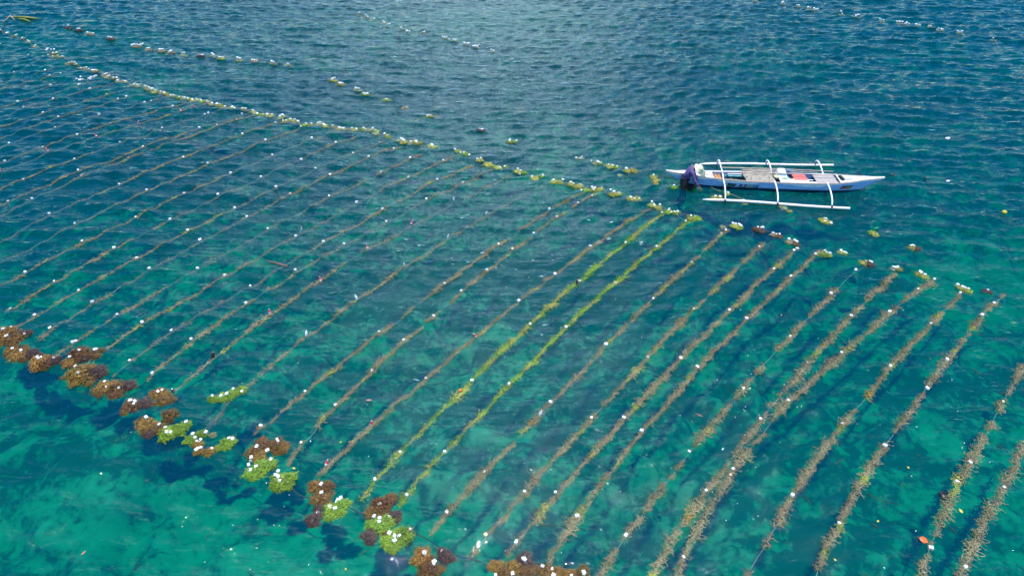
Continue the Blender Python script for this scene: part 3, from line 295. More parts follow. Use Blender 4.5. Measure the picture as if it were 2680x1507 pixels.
class MB:
    """collects shapes, builds one mesh"""
    def __init__(s): s.v = []; s.f = []
    def add(s, vs, fs):
        b = len(s.v); s.v += [tuple(p) for p in vs]; s.f += [tuple(i + b for i in f) for f in fs]
    def box(s, c, d, rz=0.0, jit=0.0):
        cs, sn = math.cos(rz), math.sin(rz); vs = []
        for dz in (-.5, .5):
            for dx, dy in ((-.5, -.5), (.5, -.5), (.5, .5), (-.5, .5)):
                x, y = dx * d[0], dy * d[1]
                vs.append((c[0] + x * cs - y * sn + random.uniform(-jit, jit), c[1] + x * sn + y * cs + random.uniform(-jit, jit), c[2] + dz * d[2] + random.uniform(-jit, jit)))
        s.add(vs, [(3, 2, 1, 0), (4, 5, 6, 7), (0, 1, 5, 4), (1, 2, 6, 5), (2, 3, 7, 6), (3, 0, 4, 7)])
    def tube(s, path, rad, n=6, cap=True):
        path = [Vector(p) for p in path]; m = len(path)
        if not isinstance(rad, (list, tuple)): rad = [rad] * m
        vs = []; prev = None
        for i, p in enumerate(path):
            t = (path[min(i + 1, m - 1)] - path[max(i - 1, 0)])
            if t.length < 1e-9: t = Vector((1, 0, 0))
            t.normalize()
            if prev is None:
                a = Vector((0, 0, 1)) if abs(t.z) < .9 else Vector((1, 0, 0))
                u = t.cross(a).normalized()
            else:
                u = (prev - t * prev.dot(t))
                u = u.normalized() if u.length > 1e-6 else t.orthogonal().normalized()
            prev = u; v = t.cross(u)
            for k in range(n):
                an = 2 * math.pi * k / n
                vs.append(p + (u * math.cos(an) + v * math.sin(an)) * rad[i])
        fs = []
        for i in range(m - 1):
            for k in range(n):
                a = i * n + k; b = i * n + (k + 1) % n
                fs.append((a, b, b + n, a + n))
        if cap:
            fs.append(tuple(range(n))[::-1]); fs.append(tuple((m - 1) * n + k for k in range(n)))
        s.add(vs, fs)
    def mesh(s, name, smooth=False):
        me = bpy.data.meshes.new(name); me.from_pydata(s.v, [], s.f); me.update()
        if smooth: me.polygons.foreach_set('use_smooth', [True] * len(me.polygons))
        return me
    def build(s, name, mat, parent=None, smooth=False, loc=(0, 0, 0), **kw):
        return obj(name, s.mesh(name, smooth), mat, parent, loc, **kw)

def bevel(o, wd, seg=2):
    m = o.modifiers.new('bevel', 'BEVEL'); m.width = wd; m.segments = seg; m.limit_method = 'ANGLE'
    return o

# ------------------------------------------------------------------ materials
def mat(name, base, rough=.6, spec=.5, var=None, scale=8.0, metal=0.0, rnd=0.0, bump=0.0, detail=4.0, mix2=None, scale2=2.0, th=(.45, .6)):
    m = bpy.data.materials.new(name); m.use_nodes = True
    nt = m.node_tree; b = nt.nodes['Principled BSDF']
    b.inputs['Roughness'].default_value = rough; b.inputs['Metallic'].default_value = metal
    b.inputs['Specular IOR Level'].default_value = spec
    col = None
    tc = nt.nodes.new('ShaderNodeTexCoord')
    n1 = nt.nodes.new('ShaderNodeTexNoise'); n1.inputs['Scale'].default_value = scale; n1.inputs['Detail'].default_value = detail
    nt.links.new(tc.outputs['Object'], n1.inputs['Vector'])
    ramp = nt.nodes.new('ShaderNodeValToRGB')
    v2 = var if var else tuple(c * .75 for c in base)
    ramp.color_ramp.elements[0].position = .35; ramp.color_ramp.elements[1].position = .65
    ramp.color_ramp.elements[0].color = (*v2, 1); ramp.color_ramp.elements[1].color = (*base, 1)
    nt.links.new(n1.outputs['Fac'], ramp.inputs['Fac']); col = ramp.outputs['Color']
    if mix2:
        n2 = nt.nodes.new('ShaderNodeTexNoise'); n2.inputs['Scale'].default_value = scale2; n2.inputs['Detail'].default_value = 6
        nt.links.new(tc.outputs['Object'], n2.inputs['Vector'])
        mr = nt.nodes.new('ShaderNodeMapRange'); mr.inputs['From Min'].default_value = th[0]; mr.inputs['From Max'].default_value = th[1]
        nt.links.new(n2.outputs['Fac'], mr.inputs['Value'])
        mx = nt.nodes.new('ShaderNodeMix'); mx.data_type = 'RGBA'
        nt.links.new(mr.outputs['Result'], mx.inputs['Factor']); nt.links.new(col, mx.inputs['A']); mx.inputs['B'].default_value = (*mix2, 1)
        col = mx.outputs['Result']
    if rnd:
        oi = nt.nodes.new('ShaderNodeObjectInfo'); hs = nt.nodes.new('ShaderNodeHueSaturation')
        a = nt.nodes.new('ShaderNodeMapRange'); a.inputs['To Min'].default_value = 1 - rnd; a.inputs['To Max'].default_value = 1 + rnd
        nt.links.new(oi.outputs['Random'], a.inputs['Value']); nt.links.new(a.outputs['Result'], hs.inputs['Value'])
        wn_ = nt.nodes.new('ShaderNodeTexWhiteNoise'); wn_.noise_dimensions = '1D'
        nt.links.new(oi.outputs['Random'], wn_.inputs['W'])
        h = nt.nodes.new('ShaderNodeMapRange'); h.inputs['To Min'].default_value = .5 - rnd * .05; h.inputs['To Max'].default_value = .5 + rnd * .05
        nt.links.new(wn_.outputs['Value'], h.inputs['Value']); nt.links.new(h.outputs['Result'], hs.inputs['Hue'])
        nt.links.new(col, hs.inputs['Color']); col = hs.outputs['Color']
    nt.links.new(col, b.inputs['Base Color'])
    if bump:
        bp = nt.nodes.new('ShaderNodeBump'); bp.inputs['Strength'].default_value = bump; bp.inputs['Distance'].default_value = .01
        nt.links.new(n1.outputs['Fac'], bp.inputs['Height']); nt.links.new(bp.outputs['Normal'], b.inputs['Normal'])
    return m

WEED = {
 'b': mat('weed_brown', (.27, .23, .125), .55, .4, (.12, .10, .055), 5, rnd=.28),
 'n': mat('weed_dark_brown', (.25, .145, .03), .55, .4, (.035, .018, .008), 5, rnd=.2),
 'g': mat('weed_green', (.28, .42, .035), .5, .4, (.04, .11, .012), 5, rnd=.25),
 'y': mat('weed_olive', (.36, .36, .06), .5, .4, (.16, .17, .04), 3, rnd=.3),
 'o': mat('weed_orange', (.40, .23, .04), .55, .4, (.07, .032, .01), 5, rnd=.2),
 'm': mat('weed_maroon', (.20, .09, .025), .55, .4, (.03, .013, .008), 5, rnd=.2),
 'd': mat('weed_dark', (.09, .045, .035), .5, .5, (.03, .02, .02), 3, rnd=.2),
 's': mat('weed_pale', (.26, .30, .16), .55, .4, (.16, .18, .10), 3, rnd=.3),
}
M = {
 'foam': mat('styrofoam', (.80, .79, .75), .7, .3, (.66, .65, .60), 20, rnd=.14),
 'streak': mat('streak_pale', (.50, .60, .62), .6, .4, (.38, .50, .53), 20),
 'foam_y': mat('styrofoam_stained', (.75, .68, .38), .7, .3, (.55, .5, .25), 15),
 'foam_p': mat('styrofoam_pinkish', (.70, .50, .42), .7, .3, (.55, .36, .3), 15),
 'foam_o': mat('float_orange', (.75, .22, .03), .5, .5, (.6, .15, .02), 10),
 'red': mat('bottle_red', (.62, .06, .08), .3, .5, (.45, .04, .06), 12),
 'clear': mat('bottle_clear', (.62, .72, .74), .15, .6, (.5, .62, .66), 12),
 'black': mat('plastic_black', (.015, .015, .02), .35, .5, (.03, .03, .035), 10),
 'green_p': mat('plastic_green', (.02, .38, .14), .35, .5, (.015, .28, .1), 10),
 'label_w': mat('bottle_label', (.8, .78, .75), .5, .5, (.7, .5, .5), 30),
 'rope': mat('rope_teal', (.25, .38, .30), .8, .3, (.15, .22, .18), 20),
 'rope_d': mat('rope_dark', (.05, .05, .04), .8, .3, (.03, .04, .03), 20),
 'rope_t': mat('rope_tan', (.34, .28, .14), .8, .3, (.2, .17, .1), 20),
 'white': mat('paint_white', (.80, .79, .78), .45, .5, (.70, .68, .66), 6, mix2=(.50, .42, .36), scale2=5, th=(.60, .72), bump=.15),
 'hull': mat('paint_pale_blue', (.27, .46, .72), .4, .5, (.20, .38, .64), 5, mix2=(.45, .58, .74), scale2=9, th=(.60, .68), bump=.1),
 'navy': mat('paint_navy', (.015, .03, .12), .4, .5, (.01, .015, .05), 5),
 'deck': mat('deck_worn', (.66, .60, .56), .6, .4, (.50, .42, .38), 9, mix2=(.30, .20, .16), scale2=7, th=(.56, .66), bump=.2),
 'rail': mat('rail_wood', (.55, .43, .36), .6, .4, (.38, .24, .18), 14, bump=.2),
 'ply': mat('plywood_orange', (.52, .27, .08), .6, .4, (.35, .16, .05), 10),
 'plank': mat('plank_grey', (.46, .41, .38), .7, .3, (.34, .29, .27), 16, bump=.2),
 'inner': mat('interior_teal', (.16, .45, .44), .5, .4, (.10, .30, .30), 8),
 'dark_in': mat('bilge_dark', (.03, .035, .035), .7, .3, (.015, .02, .02), 8),
 'tarp': mat('tarp_net', (.40, .36, .29), .9, .1, (.27, .24, .19), 22, mix2=(.20, .15, .10), scale2=9, th=(.58, .68), bump=.6),
 'redp': mat('panel_red', (.70, .17, .13), .5, .4, (.6, .14, .11), 8),
 'greenp': mat('panel_green', (.06, .36, .14), .5, .4, (.04, .28, .10), 8),
 'bamboo': mat('bamboo_pole', (.55, .46, .38), .5, .4, (.42, .32, .26), 10),
 'bamboo_w': mat('bamboo_white', (.83, .80, .78), .5, .4, (.74, .68, .66), 7, mix2=(.55, .45, .42), scale2=6, th=(.62, .72), bump=.1),
 'coil': mat('rope_coil', (.42, .33, .2), .85, .2, (.22, .16, .1), 25, bump=.5),
 'blue': mat('plastic_blue', (.10, .22, .42), .4, .5, (.06, .12, .3), 10),
 'maroon': mat('letter_maroon', (.10, .02, .04), .5, .4, (.07, .015, .03), 10),
 'olive': mat('letter_olive', (.22, .26, .03), .5, .4, (.15, .18, .02), 10),
 'dgreen': mat('letter_green', (.02, .09, .05), .5, .4, (.015, .06, .035), 10),
 'skin': mat('skin', (.32, .15, .09), .5, .4, (.27, .12, .07), 8),
 'shirt': mat('shirt_purple', (.14, .10, .26), .8, .2, (.07, .05, .14), 12, bump=.4),
 'pants': mat('trousers_black', (.012, .01, .016), .7, .3, (.02, .015, .025), 10),
 'hat': mat('hat_cream', (.72, .68, .48), .85, .2, (.60, .56, .38), 14, bump=.2),
 'hatband': mat('hat_shade_mesh', (.16, .15, .12), .85, .2, (.10, .1, .08), 25),
 'wood': mat('driftwood', (.30, .14, .10), .6, .4, (.14, .07, .05), 14),
 'leaf_r': mat('leaf_red', (.72, .16, .03), .45, .5, (.55, .10, .02), 18),
 'leaf_y': mat('leaf_yellow', (.62, .50, .08), .45, .5, (.5, .38, .05), 18),
 'leaf_p': mat('leaf_pink', (.50, .22, .16), .45, .5, (.4, .16, .12), 18),
 'stick': mat('twig_dark', (.03, .03, .02), .6, .4, (.05, .045, .03), 10),
 'urchin': mat('disc_black', (.006, .006, .008), .4, .5, (.01, .01, .012), 10),
 'buoy': mat('buoy_yellow', (.62, .50, .05), .5, .4, (.40, .34, .04), 8),
}

# ------------------------------------------------------------------ waves
rw = random.Random(11)
WAVES = []
for i in range(56):
    lam = 0.45 * (4.0 / 0.45) ** (rw.random() ** 1.25)
    an = R(-90 + rw.gauss(0, 26)); k = 2 * math.pi / lam
    a = 0.040 / k * (1.0 if lam < .9 else (.9 / lam) ** 1.1)
    WAVES.append((k * math.cos(an), k * math.sin(an), a, rw.random() * 6.283))
def wave(x, y):
    z = 0.0
    for kx, ky, a, p in WAVES: z += a * math.sin(kx * x + ky * y + p)
    return z
def wave_np(X, Y):
    Z = np.zeros(X.shape)
    for kx, ky, a, p in WAVES: Z += a * np.sin(kx * X + ky * Y + p)
    return Z
def axis(lo, hi, st, far):
    c = list(np.arange(lo, hi + st * .5, st)); a = []; p = lo; s = st
    while p > -far: s *= 1.35; p -= s; a.append(p)
    a = a[::-1]; b = []; p = hi; s = st
    while p < far: s *= 1.35; p += s; b.append(p)
    return np.array(a + c + b)
def fade(X, Y, x0, x1, y0, y1, wd):
    dx = np.maximum(np.maximum(x0 - X, X - x1), 0); dy = np.maximum(np.maximum(y0 - Y, Y - y1), 0)
    return np.clip(1 - np.hypot(dx, dy) / wd, 0, 1)
def grid_mesh(name, xs, ys, Z, skirt=None):
    nx, ny = len(xs), len(ys)
    X, Y = np.meshgrid(xs, ys)
    V = np.stack([X, Y, Z], -1).reshape(-1, 3)
    i = np.arange(nx - 1)[None, :] + (np.arange(ny - 1) * nx)[:, None]
    F = np.stack([i, i + 1, i + 1 + nx, i + nx], -1).reshape(-1, 4)
    if skirt is not None:
        border = list(range(nx)) + [r * nx + nx - 1 for r in range(1, ny)] + [(ny - 1) * nx + c for c in range(nx - 2, -1, -1)] + [r * nx for r in range(ny - 2, 0, -1)]
        low = V[border].copy(); low[:, 2] = skirt; b0 = len(V)
        V = np.vstack([V, low]); nb = len(border); extra = []
        for q in range(nb): extra.append((border[q], b0 + q, b0 + (q + 1) % nb, border[(q + 1) % nb]))
        F2 = np.array(extra)
        corners = [b0, b0 + nx - 1, b0 + nx - 1 + ny - 1, b0 + nx - 1 + ny - 1 + nx - 1]
    me = bpy.data.meshes.new(name)
    nf = len(F); loops = F.reshape(-1); starts = np.arange(nf) * 4
    if skirt is not None:
        ng = tuple(range(b0, b0 + nb))[::-1]
        loops = np.concatenate([loops, F2.reshape(-1), np.array(ng)])
        starts = np.concatenate([starts, (np.arange(nb) + nf) * 4, [(nf + nb) * 4]])
    me.vertices.add(len(V)); me.vertices.foreach_set('co', V.astype(np.float32).reshape(-1))
    me.loops.add(len(loops)); me.loops.foreach_set('vertex_index', loops.astype(np.int32))
    me.polygons.add(len(starts)); me.polygons.foreach_set('loop_start', starts.astype(np.int32))
    me.update(calc_edges=True)
    sm = np.ones(len(starts), bool)
    if skirt is not None: sm[nf:] = False
    me.polygons.foreach_set('use_smooth', sm)
    me.validate(); return me

# water: closed body, absorbing volume, clear rippled skin
def water_mat():
    m = bpy.data.materials.new('sea_water'); m.use_nodes = True; nt = m.node_tree; N = nt.nodes; Lk = nt.links
    N.clear()
    out = N.new('ShaderNodeOutputMaterial')
    tc = N.new('ShaderNodeTexCoord')
    def noise(sx, sy, rot, detail, rough=.55, dist=.0):
        mp = N.new('ShaderNodeMapping'); mp.inputs['Scale'].default_value = (sx, sy, sy); mp.inputs['Rotation'].default_value = (0, 0, R(rot))
        n = N.new('ShaderNodeTexNoise'); n.inputs['Scale'].default_value = 1; n.inputs['Detail'].default_value = detail
        n.inputs['Roughness'].default_value = rough; n.inputs['Distortion'].default_value = dist
        Lk.new(tc.outputs['Object'], mp.inputs['Vector']); Lk.new(mp.outputs['Vector'], n.inputs['Vector']); return n.outputs['Fac']
    a = noise(1.1, 3.4, 10, 3, dist=.4); b = noise(3.6, 8.5, -14, 3, dist=.3); c = noise(11, 20, 6, 2)
    calm = noise(.10, .22, 20, 3)     # gusts: rougher and smoother patches
    def mul(x, k):
        q = N.new('ShaderNodeMath'); q.operation = 'MULTIPLY'; Lk.new(x, q.inputs[0])
        if isinstance(k, float): q.inputs[1].default_value = k
        else: Lk.new(k, q.inputs[1])
        return q.outputs[0]
    def add(x, y):
        q = N.new('ShaderNodeMath'); q.operation = 'ADD'; Lk.new(x, q.inputs[0]); Lk.new(y, q.inputs[1]); return q.outputs[0]
    gm = N.new('ShaderNodeMapRange'); gm.inputs['From Min'].default_value = .35; gm.inputs['From Max'].default_value = .65
    gm.inputs['To Min'].default_value = .55; gm.inputs['To Max'].default_value = 1.35; Lk.new(calm, gm.inputs['Value'])
    h = add(mul(a, .14), mul(mul(b, .055), gm.outputs['Result'])); h = add(h, mul(mul(c, .018), gm.outputs['Result']))
    bp = N.new('ShaderNodeBump'); bp.inputs['Strength'].default_value = 1.0; bp.inputs['Distance'].default_value = .62
    Lk.new(h, bp.inputs['Height'])
    fr = N.new('ShaderNodeFresnel'); fr.inputs['IOR'].default_value = 1.34; Lk.new(bp.outputs['Normal'], fr.inputs['Normal'])
    gl = N.new('ShaderNodeBsdfGlossy'); gl.inputs['Roughness'].default_value = .03; Lk.new(bp.outputs['Normal'], gl.inputs['Normal'])
    tr = N.new('ShaderNodeBsdfTransparent'); tr.inputs['Color'].default_value = (.86, .97, .96, 1)
    df = N.new('ShaderNodeBsdfDiffuse'); df.inputs['Color'].default_value = WATER_BODY; Lk.new(bp.outputs['Normal'], df.inputs['Normal'])
    m1 = N.new('ShaderNodeMixShader'); m1.inputs['Fac'].default_value = WATER_FAC
    Lk.new(tr.outputs[0], m1.inputs[1]); Lk.new(df.outputs[0], m1.inputs[2])
    m2 = N.new('ShaderNodeMixShader'); Lk.new(fr.outputs[0], m2.inputs['Fac']); Lk.new(m1.outputs[0], m2.inputs[1]); Lk.new(gl.outputs[0], m2.inputs[2])
    Lk.new(m2.outputs[0], out.inputs['Surface'])
    va = N.new('ShaderNodeVolumeAbsorption'); va.inputs['Color'].default_value = WATER_ABS; va.inputs['Density'].default_value = WATER_DENS
    Lk.new(va.outputs[0], out.inputs['Volume'])
    return m
WATER_BODY = (.0002, .072, .138, 1); WATER_FAC = .33; WATER_ABS = (.0, .885, .785, 1); WATER_DENS = 1.3
xs = np.concatenate([axis(-38, 38, .085, 3000)]); ys = axis(4, 49, .075, 3000)
Xg, Yg = np.meshgrid(xs, ys)
Zw = wave_np(Xg, Yg) * fade(Xg, Yg, -38, 38, 4, 49, 6)
water = obj('water', grid_mesh('water', xs, ys, Zw, skirt=-9.0), water_mat()); tag(water, kind='structure')

# seabed: sand flats, low mounds, seagrass
def bed_mat():
    m = bpy.data.materials.new('seabed'); m.use_nodes = True; nt = m.node_tree; N = nt.nodes; Lk = nt.links
    b = N['Principled BSDF']; b.inputs['Roughness'].default_value = .9; b.inputs['Specular IOR Level'].default_value = .1
    at = N.new('ShaderNodeAttribute'); at.attribute_name = 'sand'
    tc = N.new('ShaderNodeTexCoord')
    n = N.new('ShaderNodeTexNoise'); n.inputs['Scale'].default_value = 1.15; n.inputs['Detail'].default_value = 7; n.inputs['Roughness'].default_value = .62; n.inputs['Distortion'].default_value = .5
    n2 = N.new('ShaderNodeTexNoise'); n2.inputs['Scale'].default_value = 5; n2.inputs['Detail'].default_value = 5
    Lk.new(tc.outputs['Object'], n.inputs['Vector']); Lk.new(tc.outputs['Object'], n2.inputs['Vector'])
    s = N.new('ShaderNodeMath'); s.operation = 'MULTIPLY_ADD'; s.inputs[1].default_value = 2.0; s.inputs[2].default_value = -1.0; Lk.new(n.outputs['Fac'], s.inputs[0])
    s2 = N.new('ShaderNodeMath'); s2.operation = 'MULTIPLY_ADD'; s2.inputs[1].default_value = 1.1; s2.inputs[2].default_value = -.55; Lk.new(n2.outputs['Fac'], s2.inputs[0])
    a1 = N.new('ShaderNodeMath'); a1.operation = 'ADD'; Lk.new(at.outputs['Fac'], a1.inputs[0]); Lk.new(s.outputs[0], a1.inputs[1])
    a2 = N.new('ShaderNodeMath'); a2.operation = 'ADD'; Lk.new(a1.outputs[0], a2.inputs[0]); Lk.new(s2.outputs[0], a2.inputs[1])
    rp = N.new('ShaderNodeValToRGB'); e = rp.color_ramp.elements
    e[0].position = .12; e[0].color = (.12, .15, .08, 1); e[1].position = 1.0; e[1].color = (.62, .58, .38, 1)
    q = e.new(.42); q.color = (.13, .17, .10, 1); q = e.new(.7); q.color = (.46, .46, .28, 1)
    Lk.new(a2.outputs[0], rp.inputs['Fac']); Lk.new(rp.outputs['Color'], b.inputs['Base Color'])
    return m
xb = axis(-38, 38, .16, 2900); yb = axis(4, 49, .16, 2900)
Xb, Yb = np.meshgrid(xb, yb)
rb = random.Random(5); Zb = np.zeros(Xb.shape)
for i in range(40):
    lam = rb.uniform(1.2, 7); an = rb.uniform(0, 6.283); k = 2 * math.pi / lam
    Zb += .012 * lam ** .5 * np.sin(k * (Xb * math.cos(an) + Yb * math.sin(an)) + rb.random() * 6.283)
for i in range(30):
    lam = rb.uniform(.7, 1.8); an = rb.uniform(0, 6.283); k = 2 * math.pi / lam
    Zb += .014 * lam * np.sin(k * (Xb * math.cos(an) + Yb * math.sin(an)) + rb.random() * 6.283)
Zb = -1.6 + Zb * 1.6 * fade(Xb, Yb, -38, 38, 4, 49, 6) - .9 / (1 + np.exp(-(Yb + .25 * np.abs(Xb + 2) - 23) / 3.2))
Zb = np.maximum(np.minimum(Zb, -1.2), -5.5); kp = np.exp(-(((Xb - 6.4) / 1.3) ** 2 + ((Yb - 22) / 1.2) ** 2)); Zb = Zb * (1 - kp) - 1.13 * kp
# (x, y, rx, ry, how much sand): sand flats are positive, seagrass beds negative
PATCH = [(-6, 7.9, 6.5, 1.7, .4), (-2.2, 7.0, 2.2, 1.3, .35), (-9.5, 12, 2.5, 2.0, .2), (-6.5, 11, 3, 1, -.15), (-9, 9.6, 4, .7, -.22), (-1.5, 16.5, 4.0, 1.6, -.55), (-1.8, 13.3, 3, 1.0, .15),
         (3.8, 16.5, 3.5, 1.6, -.5), (12, 8.5, 3.5, 2.2, .45), (15.5, 16.5, 4, 3, .45), (-14, 24, 8, 3, -.5), (-24, 29, 8, 2.5, -.55), (-27, 41, 8, 5, .5), (-8, 33, 8, 3, -.5), (-7, 44, 9, 4, .35),
         (1, 46, 5, 4, .35), (-3, 17.5, 1.4, .7, .35), (-10, 17, 2, .9, .3), (8, 33, 6, 4, -.4), (13, 37, 4, 3, .25), (20, 31, 8, 3, -.25), (10, 21, 5, 1.4, -.2), (3.4, 9, 1.6, 1.1, .3), (7, 12.5, 2.5, .8, .2), (6, 7.4, 1.1, .6, -.3),
         (9.8, 12.2, 1.8, .7, -.3), (-17, 33, 5, 2, .35), (-10, 36, 6, 2, .15), (1.5, 23, 3, 2, .15), (26, 36, 7, 6, .1), (-.5, 11, 2, .6, -.2), (5.2, 9.9, 1.4, .5, -.35)]
S = np.full(Xb.shape, .47)
for x, y, rx, ry, s in PATCH:
    x *= 1.14; y *= 1.14; S += .75 * s * np.exp(-(((Xb - x) / rx) ** 2 + ((Yb - y) / ry) ** 2))
bed_me = grid_mesh('seabed', xb, yb, Zb)
at = bed_me.attributes.new('sand', 'FLOAT', 'POINT'); at.data.foreach_set('value', S.astype(np.float32).reshape(-1))
tag(obj('seabed', bed_me, bed_mat()), kind='structure')

# ------------------------------------------------------------------ seaweed meshes (unit size)
def weed_mesh(name, stems, flat, thick, seed, shape, fork=2, core=0.0):
    rr = random.Random(seed); mb = MB()
    for _ in range(stems):
        if shape.startswith('tuft'):
            p = Vector((rr.uniform(-.9, .9), rr.gauss(0, .12), rr.gauss(0, .08)))
            th = rr.uniform(0, 6.283); d = Vector((math.cos(th), math.sin(th), rr.uniform(-.2, .5))).normalized(); ln = rr.uniform(.35, 1.0) * (1.25 if shape == 'tuft_far' else 1)
        else:
            th = rr.uniform(0, 6.283); ph = math.acos(rr.uniform(-.1, 1)); rad = rr.uniform(.45, .9)
            n = Vector((math.sin(ph) * math.cos(th), math.sin(ph) * math.sin(th), math.cos(ph)))
            lump = .78 + .2 * math.sin(3 * th + seed) + .16 * math.sin(5 * th + 2 * seed) + .1 * math.sin(9 * th + seed); p = n * rad * lump; p.z = n.z * rad * (.72 + .3 * math.sin(n.x * 7 + seed) * math.sin(n.y * 7)); d = (n * .55 + Vector((rr.gauss(0, .5), rr.gauss(0, .5), rr.gauss(0, .35)))).normalized(); ln = rr.uniform(.16, .4)
        def grow(p, d, ln, th_, depth):
            path = [p.copy()]; q = p.copy(); dd = d.copy()
            for s in range(3):
                dd = (dd + Vector((rr.gauss(0, .35), rr.gauss(0, .35), rr.gauss(0, .2)))).normalized()
                q = q + dd * ln / 3; path.append(q.copy())
                if depth > 0 and rr.random() < .55:
                    e = (dd + Vector((rr.gauss(0, .9), rr.gauss(0, .9), rr.gauss(0, .4)))).normalized()
                    grow(q, e, ln * .5, th_ * .75, depth - 1)
            mb.tube(path, [th_, th_ * .9, th_ * .7, th_ * .35], 3, cap=False)
        grow(p, d, ln, thick * rr.uniform(.7, 1.3), fork)
    mb.v = [(x, y, z * flat) for x, y, z in mb.v]
    if core:
        b0 = len(mb.v); bm = bmesh.new(); bmesh.ops.create_icosphere(bm, subdivisions=3, radius=core)
        for v in bm.verts:
            k = 1.1 + .22 * math.sin(v.co.x * 9 + seed) * math.sin(v.co.y * 8 + 1) + .12 * math.sin(v.co.x * 21 + v.co.y * 17 + v.co.z * 19)
            v.co *= k; v.co.z *= flat
        mb.add([v.co[:] for v in bm.verts], [tuple(v.index for v in f.verts) for f in bm.faces]); bm.free()
    return mb.mesh(name)
TUFT = [weed_mesh('tuft', 32, .55, .055, 100 + i, 'tuft') for i in range(8)]
TUFT_FAR = [weed_mesh('tuft_far', 15, .45, .08, 150 + i, 'tuft_far', 1) for i in range(5)]
LOBE = [weed_mesh('lobe', 640, .42, .026, 200 + i, 'lobe', 2, .5) for i in range(5)]
LOBE_S = [weed_mesh('lobe_small', 120, .42, .06, 300 + i, 'lobe', 1, .5) for i in range(5)]

def float_meshes():
    out = []
    for i in range(5):
        mb = MB(); r2 = random.Random(i); random.seed(i)
        mb.box((0, 0, 0), (1.0, r2.uniform(.72, .95), r2.uniform(.55, .75)), 0, .05)
        me = mb.mesh('float'); bm = bmesh.new(); bm.from_mesh(me)
        bmesh.ops.bevel(bm, geom=bm.edges[:], offset=.09, segments=2, affect='EDGES', profile=.6)
        bm.to_mesh(me); bm.free(); me.materials.append(M['foam']); out.append(me)
    return out
FLOAT = float_meshes(); random.seed(3)
def lathe(prof, n=10):
    vs = []; fs = []
    for z, r in prof:
        for k in range(n): vs.append((r * math.cos(6.2832 * k / n), r * math.sin(6.2832 * k / n), z))
    for i in range(len(prof) - 1):
        for k in range(n):
            a = i * n + k; b = i * n + (k + 1) % n; fs.append((a, b, b + n, a + n))
    fs.append(tuple(range(n))[::-1]); fs.append(tuple((len(prof) - 1) * n + k for k in range(n)))
    return vs, fs
def bottle_mesh():
    mb = MB(); mb.add(*lathe([(-.5, .17), (-.47, .2), (.1, .2), (.25, .16), (.38, .07), (.46, .07)])); return mb.mesh('bottle', True)
BOTTLE = bottle_mesh()
def cap_mesh():
    mb = MB(); mb.add(*lathe([(.465, .085), (.53, .085)])); return mb.mesh('cap')
CAP = cap_mesh()
def band_mesh():
    mb = MB(); mb.add(*lathe([(-.22, .206), (.03, .206)])); return mb.mesh('wrap')
WRAP = band_mesh()

def put_float(x, y, code, parent, o0, size=.088):
    z = wave(x, y); L = (x - o0[0], y - o0[1], z - o0[2])
    if code in 'rbk':
        mt = {'r': M['red'], 'b': M['clear'], 'k': M['black']}[code]
        s = .17 if code != 'k' else .22
        rot = (random.uniform(-.5, .5), random.uniform(-.4, .4), random.uniform(0, 6))
        b = obj('bottle_float', BOTTLE, mt, parent, (L[0], L[1], L[2] + s * .33), rot, (s, s, s))
        tag(b, {'r': 'red plastic bottle used as a float', 'b': 'clear plastic bottle used as a float', 'k': 'black plastic bottle used as a float'}[code])
        obj('bottle_cap', CAP, M['label_w'] if code != 'k' else M['red'], b)
        if code == 'r': obj('bottle_wrap', WRAP, M['label_w'], b)
        return b
    mt = {'f': M['foam'], 'y': M['foam_y'], 'p': M['foam_p'], 'o': M['foam_o']}[code]
    s = size * random.uniform(.68, 1.08) * (.8 if code == 'p' else 1)
    o = obj('float', random.choice(FLOAT), mt, parent, (L[0], L[1], L[2] + .028), (random.uniform(-.25, .25), random.uniform(-.25, .25), random.uniform(0, 3.1)), (s, s, s))
    if code == 'y': tag(o, 'yellow stained foam float')
    if code == 'o': tag(o, 'orange float')
    if code == 'p': tag(o, 'small pinkish weathered float')
    return o

def resample(P, st):
    out = []
    for i in range(len(P) - 1):
        a, b = P[i], P[i + 1]; d = math.hypot(b[0] - a[0], b[1] - a[1]); n = max(1, int(d / st))
        for k in range(n): out.append((a[0] + (b[0] - a[0]) * k / n, a[1] + (b[1] - a[1]) * k / n))
    out.append(P[-1][:2]); return out
def smooth(P):
    Q = resample(P, .1); n = len(Q)
    if n < 12: return Q
    for _ in range(3):
        Q = [Q[0]] + [(sum(q[0] for q in Q[max(0, i - 3):i + 4]) / len(Q[max(0, i - 3):i + 4]), sum(q[1] for q in Q[max(0, i - 3):i + 4]) / len(Q[max(0, i - 3):i + 4])) for i in range(1, n - 1)] + [Q[-1]]
    return Q
def rope_part(P, o0, parent, mt, rad=.008, sink=-.008, name='rope'):
    mb = MB(); mb.tube([(x - o0[0], y - o0[1], wave(x, y) + sink - o0[2]) for x, y in resample(P, .22)], rad, 4)
    return mb.build(name, mt, parent)

